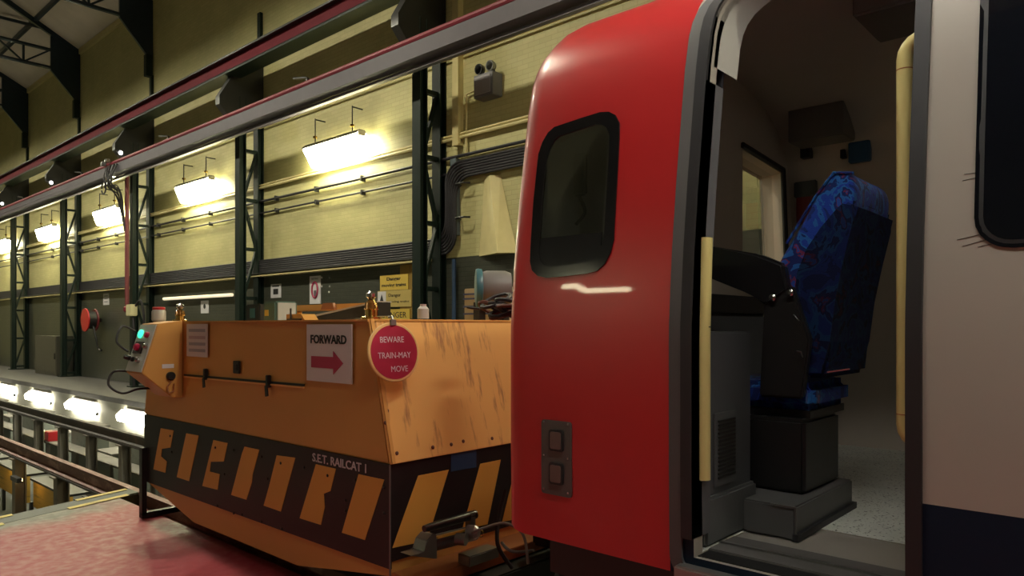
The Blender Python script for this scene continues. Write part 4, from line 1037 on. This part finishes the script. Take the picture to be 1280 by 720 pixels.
# doorway section
dz0, dz1 = -.775, 1.33
door = rounded(YD0, YD1, dz0, dz1, [.001, .001, .24, .20], 8)
cut = MB(); cut.prism([(1.8, y, z) for y, z in door], (1.02, 0, 0))
hull('doorway_frame', [(.484, 0), (.9, 0), (YJ, 0)], train, [M['trainwhite'], M['lining'], M['cabfloor'], M['trainblue']], [.484, YJ], .06, FL, 0, split_low=True, cap=False, boolean=[cut])
hull('saloon_body', [(-4.5, 0), (-2, 0), (.484, 0)], train, [M['trainwhite'], M['lining'], M['cabfloor'], M['trainblue']], [-4.5, .484], .06, FL, 0, split_low=True, cap=False)
# ribbons around the doorway
def offs(path, d):
    out = []; n = len(path)
    for i in range(n):
        a, b, c = Vector(path[i-1]), Vector(path[i]), Vector(path[(i+1) % n])
        t1 = (b - a); t2 = (c - b)
        if t1.length < 1e-6: t1 = t2
        if t2.length < 1e-6: t2 = t1
        t1.normalize(); t2.normalize(); tt = (t1 + t2)
        tt = tt.normalized() if tt.length > 1e-6 else t1
        nrm_ = Vector((tt.y, -tt.x)); k = max(.35, nrm_.dot(Vector((t1.y, -t1.x))))
        out.append(b + nrm_ * d / k)
    return [(p.x, p.y) for p in out]
def densify(path, step=.05):
    out = []; n = len(path)
    for i in range(n):
        a, b = Vector(path[i]), Vector(path[(i+1) % n]); k = max(1, int((b - a).length / step))
        for j in range(k): out.append(tuple(a + (b - a) * j / k))
    return out
def ribbon(P0, P1, e0, e1, name, mat, parent, keep=None, label=None, th=None):
    """solid band between two closed outlines lying on the body side; e = distance off the skin (outwards)"""
    m = MB(); n = len(P0)
    def pt(p, e): return (profX(p[1]) - e, p[0], p[1])
    for i in range(n):
        j = (i + 1) % n
        if keep and not (keep(P0[i]) and keep(P0[j])): continue
        a, b, c, d = pt(P0[i], e0), pt(P0[j], e0), pt(P1[j], e1), pt(P1[i], e1)
        m.face([a, b, c, d])
        if th:
            A, B, C_, D = [(q[0] + th, q[1], q[2]) for q in (a, b, c, d)]
            m.face([A, B, b, a]); m.face([d, c, C_, D]); m.face([D, C_, B, A])
    bmesh.ops.remove_doubles(m.bm, verts=m.bm.verts, dist=.0001)
    return m.build(name, mat, parent, label=label, smooth=40)
dd = densify(door, .06)
o1, o2 = offs(dd, .040), offs(dd, .090)
up_ = lambda p: p[1] > dz0 + .004
ribbon(dd, o1, .014, .016, 'door_seal', M['rubber'], train, keep=up_, th=.03)
ribbon(o1, o2, .012, .004, 'door_trim', M['sealgrey'], train, keep=lambda p: p[1] > dz0 - .05 and p[0] > .85, th=.012)
ribbon(dd, dd, .012, -.12, 'door_reveal', plain('reveal grey', (.10, .10, .11), .5), train, keep=lambda p: up_(p) and (p[0] < .8 or p[1] < .90), th=None)
ribbon(dd, offs(dd, .035), -.115, -.13, 'door_reveal_edge', plain('reveal edge grey', (.05, .05, .055), .5), train, keep=up_)
ribbon(dd, dd, -.035, -.22, 'upper_reveal', M['linpale'], train, keep=lambda p: p[0] >= .8 and p[1] > .88, label='pale grey upper reveal')
# sill
m = MB()
m.box(2.15, 2.235, YD0 - .1, YD1 + .05, -.86, -.80); m.build('step_plate', M['steelw'] if 'steelw' in M else M.setdefault('steelw', plain('worn steel', (.30, .29, .28), .35, .7)), train, bev=.006)
MB().box(2.215, 2.32, YD0, YD1, -.82, -.772).build('door_track', M['black'], train, bev=.004)
MB().box(2.30, 2.50, YD0, YD1, -.80, -.766).build('sill_plate', plain('sill grey', (.13, .125, .12), .5, .3), train, bev=.003)
MB().box(2.385, 2.40, YD0, YD1, -.766, -.760).build('sill_strip', M['dullsteel'], train)
# side window: black border, glass, lower dark pane
wpath = [(p[1], p[2]) for p in win]
wd = densify(wpath, .03)
k = len(wd)
cen = wc
innerd = [(cen[0] + (p[0] - cen[0]) * .78, cen[1] + (p[1] - cen[1]) * .86) for p in wd]
ribbon(wd, innerd, .006, .006, 'window_border', M['winblack'], train, th=.012)
m = MB(); m.face([(profX(p[1]) - .002, p[0], p[1]) for p in [(cen[0] + (q[0] - cen[0]) * .83, cen[1] + (q[1] - cen[1]) * .9) for q in wpath]])
bmesh.ops.triangulate(m.bm, faces=m.bm.faces)
m.build('side_window_glass', M['glass'], train)
lz = onSide(715, 294)[2]
low = [p for p in [(cen[0] + (q[0] - cen[0]) * .82, cen[1] + (q[1] - cen[1]) * .89) for q in wpath]]
ylo, yhi = min(p[0] for p in low) , max(p[0] for p in low)
m = MB(); m.prism([(profX(z) - .004, y, z) for y, z in ((ylo + .02, lz), (yhi - .02, lz), (yhi - .005, lz - .13), (yhi - .05, lz - .15), (ylo + .06, lz - .15), (ylo + .02, lz - .11))], (.004, 0, 0)); m.build('lower_window_panel', M['winblack'], train)
# grey socket plate
pl = [onSide(x, y, .008) for x, y in ((676, 524), (712, 528), (714, 619), (679, 613))]
yy0, yy1 = min(p[1] for p in pl), max(p[1] for p in pl); zz0, zz1 = pl[3][2], pl[0][2]
pr = rounded(yy0, yy1, zz0 - .01, zz1, .012, 3)
m = MB(); m.prism([(2.19, y, z) for y, z in pr], (.012, 0, 0)); sp_ = m.build('socket_plate', plain('plate grey', (.095, .085, .08), .4, .3), train)
for fz in (.73, .27):
    zc = zz0 + (zz1 - zz0) * fz; yc_ = (yy0 + yy1) / 2 - .004
    MB().prism([(2.182, y, z) for y, z in rounded(yc_ - .034, yc_ + .034, zc - .042, zc + .042, .012, 3)], (.008, 0, 0)).build('socket_frame', M['rubber'], sp_)
    MB().prism([(2.179, y, z) for y, z in rounded(yc_ - .026, yc_ + .026, zc - .033, zc + .033, .008, 3)], (.004, 0, 0)).build('socket_cover', plain('cover brown', (.12, .08, .07), .4), sp_)
for fy in (.1, .9):
    for fz in (.03, .5, .97):
        MB().lathe((2.19, yy0 + (yy1 - yy0) * fy, zz0 + (zz1 - zz0) * fz), (-1, 0, 0), [(0, .005), (.003, .004)], 8).build('screw', M['steel'], sp_)
# saloon window, dark
sw = rounded(-.95, .368, .20, 1.04, .085, 6)
swd = densify(sw, .06)
ribbon(swd, offs(swd, -.02), .004, .006, 'saloon_window_seal', M['rubber'], train, th=.006)
hx = onSide(722, 215, -.16)
MB().box(hx[0], hx[0] + .03, hx[1] - .035, hx[1] + .03, hx[2] - .10, hx[2] + .08).build('cab_handset', M['black'], train, bev=.01)
MB().tube(smoothpath([(hx[0] + .01, hx[1], hx[2] - .10), (hx[0] + .01, hx[1] - .03, hx[2] - .17), (hx[0], hx[1] + .01, hx[2] - .22)]), .008, 6).build('handset_cord', M['black'], train)
m = MB(); pts = [p for p in swd]
# curved glass: horizontal slices
def slice_y(z):
    r = .085
    if z < .20 + r: k_ = r - math.sqrt(max(0, r*r - (.20 + r - z)**2))
    elif z > 1.04 - r: k_ = r - math.sqrt(max(0, r*r - (z - 1.04 + r)**2))
    else: k_ = 0
    return -.95 + k_, .368 - k_
zz = [.20, .205, .215, .235, .26, .285] + [.35 + .1 * i for i in range(6)] + [.955, .98, 1.005, 1.025, 1.035, 1.04]
prev = None
for z in zz:
    a, b = slice_y(z); X = profX(z) - .005
    cur = (m.bm.verts.new((X, a, z)), m.bm.verts.new((X, b, z)))
    if prev: m.bm.faces.new((prev[0], prev[1], cur[1], cur[0]))
    prev = cur
m.build('saloon_window_glass', M['darkglass'], train)
# scratches beside the window
for (x0, y0, x1, y1) in ((1205, 218, 1221, 216), (1203, 226, 1220, 222), (1196, 300, 1226, 293), (1203, 308, 1232, 300), (1222, 309, 1240, 305)):
    MB().bar(onSide(x0, y0, .0006), onSide(x1, y1, .0006), .0012, .0012).build('scratch_mark', M['black'], train)
# bulkhead behind the seat, partition
m = MB(); f = m.bm.faces.new([m.bm.verts.new((x, -.35, z)) for x, z in loop(.06, FL)])
m.build('rear_bulkhead', M['lining'], train)
# console box by the door with vent
m = MB(); m.box(2.31, 2.70, 1.19, 1.80, -.62, -.02); cb = m.build('side_cabinet', M['cabgrey'], train, bev=.006)
m = MB(); m.box(2.30, 2.715, 1.172, 1.80, -.77, -.60); m.build('cabinet_plinth', plain('plinth grey', (.10, .105, .105), .45), train, bev=.01)
A, B = atY(893, 517, 1.185), atY(920, 607, 1.185)
g = MB().box(A[0], B[0], 1.182, 1.19, -.575, A[2]).build('vent_panel', plain('vent grey', (.075, .08, .082), .45), train, bev=.002)
for i in range(15):
    z = A[2] - .03 - i * .0145
    MB().bar((A[0] + .022, 1.180, z), (B[0] - .015, 1.180, z - .000), .004, .0075).build('vent_slot', M['black'], g)
# cab interior mouldings on the far side and ceiling
XI = 2 * CXT - 2.195 - .075
def inbox(x0, y0, x1, y1, X, d, name, mat, bev=.006):
    X = 4.8
    for _ in range(12): X = .5 * X + .5 * (2 * CXT - profX(atX((x0 + x1) / 2, y0, X)[2]) - .06 - d * .8)
    A, B = atX(x0, y0, X), atX(x1, y1, X)
    return MB().box(X, X + d * 1.6, B[1], A[1], B[2], A[2]).build(name, mat, train, bev=bev)
inbox(985, 138, 1054, 167, XI - .22, .14, 'overhead_locker', plain('locker', (.16, .15, .13), .5))
inbox(1060, 178, 1087, 200, XI - .03, .03, 'blue_notice', plain('notice blue', (.03, .10, .20), .5))
inbox(1050, 187, 1056, 197, XI - .03, .03, 'wall_switch', M['black'], .002)
inbox(995, 245, 1016, 278, XI - .04, .04, 'red_handle_box', plain('dark red', (.20, .015, .012), .5))
inbox(992, 228, 1020, 244, XI - .04, .03, 'switch_box', M['cabgrey'])
inbox(1000, 178, 1012, 196, XI - .04, .04, 'wall_speaker', M['black'], .003)
MB().box(3.30, 3.7, .70, 1.0, 1.34, 1.44).build('ceiling_vent', plain('ceiling vent', (.16, .15, .13), .5), train, bev=.01)
# cab front inner wall trims and windscreen frame
m = MB(); fr = [(4.06, 1.07), (4.67, 1.02), (4.74, .31), (4.06, .31)]
for a, b in zip(fr[:2], fr[1:3]): m.tube([(a[0], 1.84, a[1]), (b[0], 1.84, b[1])], .018, 8)
m.build('windscreen_seal', M['rubber'], train)
m = MB(); m.face([(4.07, 1.92, 1.06), (4.68, 1.92, 1.02), (4.74, 1.92, .32), (4.07, 1.92, .32)]); m.build('windscreen_glass', M['screen'], train)
MB().box(2.75, 4.8, 1.55, 1.85, -.77, .05).build('driving_desk', M['cabgrey'], train, bev=.03)
MB().box(2.8, 3.9, 1.62, 1.84, .05, .16).build('desk_instruments', M['black'], train, bev=.02)
cl = MB()._lathe(Vector((2.85, .05, 1.34)), Vector((0, 0, 1)), [(0, .05), (.02, .09), (.08, .10)], 18).build('cab_fill', M['cabfill'], train, label='added unseen fill lamp in the cab ceiling')  # unseen lamp added to brighten the cab floor and lining
# plinth for the seat
pl_ = MB().box(2.60, 3.24, .98, 1.45, -.77, -.65).build('seat_plinth', plain('seat plinth', (.10, .10, .10), .45), train, bev=.006)
m = MB(); m.bar((2.597, .977, -.77), (2.597, .977, -.65), .006, .006, (0, 1, 0)); m.bar((2.597, .977, -.65), (2.597, 1.07, -.65), .006, .004); m.build('corner_edging', M['dullsteel'], pl_)
MB().box(2.585, 3.25, .965, .985, -.77, -.745).build('skirting', M['rubber'], pl_)
# grab rails
t = MB()
p_ = [(2.42, .535, .885), (2.40, .56, .885)] + arc((2.40, .56, .845), .04, 90, 0, 4, (0, 1, 0), (0, 0, 1))[1:] 
q_ = [(2.40, .60, -.31)] + arc((2.40, .56, -.31), .04, 0, -90, 4, (0, 1, 0), (0, 0, 1))[1:] + [(2.42, .53, -.35)]
def grab(px, ytop, ybot, X, yend, name, label):
    A, B = atX(px, ytop, X), atX(px, ybot, X)
    yy = A[1]; r = .055
    pts = [(X, yend, A[2])] + arc((X, yy - r, A[2] - r), r, 90, 0, 5, (0, 1, 0), (0, 0, 1)) + [(X, yy, z) for z in (.5, .2, -.1)] + arc((X, yy - r, B[2] + r), r, 0, -90, 5, (0, 1, 0), (0, 0, 1)) + [(X, yend, B[2])]
    g = MB().tube(pts, .0225, 18).build(name, M['grabyellow'], train, label=label)
    MB().lathe((X, yend + .02, B[2]), (-.2, .2, 0), [(0, .028), (.004, .028)], 14).build('rail_flange', M['brass'], g)
    MB().tube([(X, yy, A[2] - .085), (X, yy, A[2] - .088)], .0233, 18).build('joint_ring', M['orangedark'], g)
    MB().tube([(X, yy, B[2] + .088), (X, yy, B[2] + .085)], .0233, 18).build('joint_ring', M['orangedark'], g)
grab(1131, 51, 554, 2.37, .50, 'grab_rail', 'cream yellow grab rail at the right of the doorway')
A, B = atX(879, 298, 2.275), atX(879, 598, 2.275)
g = MB().tube([(2.275, 1.163, A[2]), (2.268, 1.165, .1), (2.262, 1.165, -.03), (2.262, 1.165, B[2])], .024, 16).build('grab_rail', M['grabyellow'], train, label='straight yellow rail on the left door post')
MB().tube([(2.266, 1.165, -.0), (2.266, 1.165, -.004)], .0247, 16).build('joint_ring', M['black'], g)
MB().bar((2.285, 1.19, .345), (2.265, 1.20, .04), .006, .014, (1, 0, 0)).build('worn_edge_strip', worn('flaked yellow', (.55, .50, .16), (.02, .02, .02), .5, .5, (1, 1, 1), 40), train)
# underframe, wheels and lower front
MB().box(2.40, 4.78, -4.5, 1.95, -1.05, -.842).build('underframe', M['rubber'], train)
MB().box(2.30, 2.40, -4.5, 1.1, -1.0, -.842).build('sole_bar', M['rubber'], train)
m = MB(); m.box(2.75, 4.43, -.2, 1.7, -1.30, -1.05); m.build('bogie_frame', M['black'], train, bev=.03)
for x in (XR0, XR1):
    for y in (.1, 1.4):
        MB().lathe((x - .06, y, ZF + .38), (1, 0, 0), [(0, .38), (.10, .38), (.105, .41), (.13, .41)], 36).build('wheel', M['dullsteel'], train)
MB().lathe((2.9, 1.98, -1.0), (0, 1, 0), [(0, .05), (.12, .05), (.16, .07), (.2, .05)], 14).build('coupler_head', M['dullsteel'], train)
# signalling hose, side equipment boxes
# ================================================================== DRIVER'S SEAT
seat = thing('driver_seat', 'high backed blue patterned driver seat inside the train cab', 'seat', (3.06, 1.15, -.65))
SX0, SX1 = 2.85, 3.34
fr = [(1.10, -.16), (1.145, 0), (1.175, .14), (1.185, .215), (1.13, .30), (1.075, .38), (1.03, .46), (.985, .54), (.955, .585), (.92, .60), (.875, .585)]
bk = [(.845, .53), (.865, .40), (.90, .25), (.93, .10), (.95, -.06), (.965, -.18), (1.03, -.21)]
pts = fr + bk
m = MB(); n_ = len(pts)
cyy = sum(p[0] for p in pts) / n_; czz = sum(p[1] for p in pts) / n_
# cross-slices give the cushion a rounded, slightly winged section
sl_ = [(SX0, .80), (SX0 + .015, .93), (SX0 + .05, 1.0), (SX0 + .11, .97), (3.06, .95), (SX1 - .11, .97), (SX1 - .05, 1.0), (SX1 - .015, .93), (SX1, .80)]
rings = []
cl = []     # centreline point for every outline point, so thin parts shrink towards their own middle
for (y, z) in pts:
    zc_ = max(-.14, min(.54, z)); yc_ = 1.045 - .0 * zc_
    yc_ = 1.045 + (.92 - 1.045) * (zc_ + .14) / .68
    cl.append((yc_, zc_))
for x, s in sl_:
    wide = 0
    rings.append([m.bm.verts.new((x, c[0] + (p[0] - c[0]) * s, c[1] + (p[1] - c[1]) * s)) for p, c in zip(pts, cl)])
for A, B in zip(rings, rings[1:]):
    for k in range(n_): m.bm.faces.new((A[k], A[(k+1) % n_], B[(k+1) % n_], B[k]))
m.bm.faces.new(rings[0]); m.bm.faces.new(rings[-1][::-1])
o = m.build('backrest', M['moquette'], seat, smooth=180)
md = o.modifiers.new('s', 'SUBSURF'); md.levels = 2; md.render_levels = 2
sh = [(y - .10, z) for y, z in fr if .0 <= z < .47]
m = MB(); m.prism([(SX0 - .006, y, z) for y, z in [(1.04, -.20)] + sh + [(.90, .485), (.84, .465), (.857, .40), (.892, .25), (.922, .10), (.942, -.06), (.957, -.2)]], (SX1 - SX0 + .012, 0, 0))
m.build('shade_shell', M['moqshade'], seat, bev=.022, seg=3, label='seat back and side with shade put into the blue fabric')  # thin shell carrying the painted shade of the seat side and back
MB().tube([(SX0 + .01, .86, .575), (SX0 + .005, .93, .585), (SX0 + .005, 1.0, .50), (SX0 + .005, 1.11, .33)], .006, 8).build('piping', M['moquette'], o)
m = MB(); m.box(2.84, 3.28, 1.0, 1.43, -.33, -.22); o = m.build('seat_cushion', M['moquette'], seat, bev=.03, seg=3)
MB().box(2.86, 3.26, 1.02, 1.40, -.36, -.33).build('seat_pan', M['black'], seat)
MB().box(2.80, 3.20, 1.02, 1.36, -.65, -.36).build('pedestal', M['black'], seat, bev=.015)
m = MB(); q = .93
m.prism([(2.79, 1.10, .245), (2.79, 1.20, .29), (2.79, 1.40, .335), (2.79, 1.52, .355), (2.79, 1.55, .33), (2.79, 1.55, .27), (2.79, 1.45, .22), (2.79, 1.25, .15), (2.79, 1.17, .08), (2.79, 1.08, .14)], (.055, 0, 0))
ar_ = m.build('armrest', M['blackplastic'], seat, bev=.012, seg=3)
m = MB(); m.prism([(2.80, 1.07, .16), (2.80, 1.18, .10), (2.80, 1.20, -.28), (2.80, 1.03, -.28), (2.80, 1.0, -.05)], (.04, 0, 0)); m.build('side_bracket', M['black'], seat, bev=.008)
for x, y in ((966, 372), (988, 366)):
    q = atX(x, y, 2.79)
    MB().lathe(q, (-1, 0, 0), [(0, .014), (.006, .014), (.011, .007)], 16).build('pivot_bolt', M['steel'], ar_)
MB().tube([atX(992, 393, 2.78), atX(999, 401, 2.78)], .003, 6).build('recline_rod', M['steel'], seat)
MB().tube([atX(996, 439, 2.78), atX(1001, 440, 2.78), atX(1003, 447, 2.78)], .004, 6).build('adjust_lever', M['steel'], seat)
a, b = Vector(atX(1034, 465, 2.84)), Vector(atX(1062, 461, 2.84))
MB().tube([a, b], .0035, 6).build('back_lever', M['steel'], seat)
a, b = Vector(atX(894, 420, 2.7)), Vector(atX(922, 419, 2.7))
tag(MB().tube([a, a + Vector((0, -.02, .004)), b], .004, 6).build('steel_lever', M['steel']), 'thin bright lever lying along the cabinet top beside the seat', 'lever')

# ================================================================== unseen hall lamps behind and above the camera, added to light train and wall
def batten(x, y, z, along, label, L=1.5, grp='added unseen battens over the shop floor'):  # out-of-view fitting added as fill for train and railcat
    t = thing('fill_batten', label, 'lamp', (x, y, z), grp)
    d = Vector((1, 0, 0)) if along == 'x' else Vector((0, 1, 0)); s_ = Vector((d.y, d.x, 0))
    c = Vector((x, y, z))
    m = MB(); m.bar(c - d * L / 2 + Vector((0, 0, .04)), c + d * L / 2 + Vector((0, 0, .04)), .16, .05); m.build('housing', M['white'], t)
    for k in (-1, 1):
        MB().tube([c - d * (L / 2 - .03) + s_ * .045 * k, c + d * (L / 2 - .03) + s_ * .045 * k], .02, 8).build('fill_tube', M['filltube'], t)
    m = MB()
    for k in (-1, 1): m.tube([c + d * L * .35 * k + Vector((0, 0, .06)), c + d * L * .35 * k + Vector((0, 0, 1.2))], .008, 6)
    m.build('suspension_wire', M['dullsteel'], t)
for i, (x, y, z) in enumerate(((1.30, -1.7, 2.35), (1.30, .5, 2.35))):
    batten(x, y, z, 'y', 'added unseen fill batten over the shop floor, %s' % ['behind the camera by the train', 'over the cab doorway'][i])
M['endfill'] = emit('railcat end fill tube', (1, .95, .82), 150)
M['globe'] = emit('high bay lens', (1, .94, .72), 700)
def highbay(x, y, label):
    z = 7.8
    t = thing('high_bay_lamp', label, 'lamp', (x, y, z), 'high bay lamps in a row above the track')
    MB()._lathe(Vector((x, y, z)), Vector((0, 0, 1)), [(0, .30), (.10, .27), (.22, .20), (.32, .10), (.335, .10), (.225, .215), (.10, .285), (-.005, .315), (0, .30)], 20, False).build('bell_reflector', M['dullsteel'], t)
    MB()._lathe(Vector((x, y, z + .05)), Vector((0, 0, 1)), [(0, .24), (.02, .24)], 20).build('lit_lens', M['globe'], t)
    MB()._lathe(Vector((x, y, z + .335)), Vector((0, 0, 1)), [(0, .09), (.25, .09), (.28, .03)], 14).build('lamp_gear', M['dullsteel'], t)
    MB().tube([(x, y, z + .58), (x, y, roofz(x) - .2)], .012, 6).build('drop_rod', M['black'], t)
for i, y in enumerate((-3.5, 8.5, 14.5, 20.5, 26.5, 32.5, 38.5)):
    highbay(3.0, y, 'bell shaped high bay lamp over the track, %s from the train end' % (nm + ['seventh'])[i])
M['filltube'] = M['endfill']
batten(3.5, 1.35, 3.1, 'x', 'added unseen batten above the cab roof, lighting the railcat end')  # added to brighten the railcat end and the cab top
# one fluorescent lamp on the opposite wall
t = thing('wall_lamp', 'fluorescent lamp on the opposite hall wall', 'lamp', (-7.9, 8.9, 2.2))
MB().box(-7.99, -7.90, 8.0, 9.8, 2.1, 2.4).build('back_box', M['white'], t)
MB().box(-7.90, -7.80, 8.05, 9.75, 2.15, 2.30).build('lit_diffuser', M['tube'], t, bev=.01)

# ------------------------------------------------------------------ world, camera, view
w = bpy.data.worlds.new('World'); S.world = w; w.use_nodes = True
w.node_tree.nodes['Background'].inputs[0].default_value = (.30, .32, .35, 1); w.node_tree.nodes['Background'].inputs[1].default_value = .05
cam = bpy.data.cameras.new('Camera'); co = bpy.data.objects.new('Camera', cam); C.objects.link(co); S.camera = co
cam.sensor_width = 36; cam.lens = F / 1280 * 36; cam.shift_y = (HZ - 360) / 1280
cam.clip_start = .05; cam.clip_end = 200
co.location = (0, 0, E)
co.rotation_euler = (math.radians(90), 0, math.radians(-47.87))
S.view_settings.view_transform = 'Standard'; S.view_settings.look = 'None'; S.view_settings.gamma = 1
S.view_settings.exposure = 0.0
S.view_settings.use_curve_mapping = False
S.cycles.max_bounces = 8; S.cycles.diffuse_bounces = 4
S.cycles.sample_clamp_indirect = 6
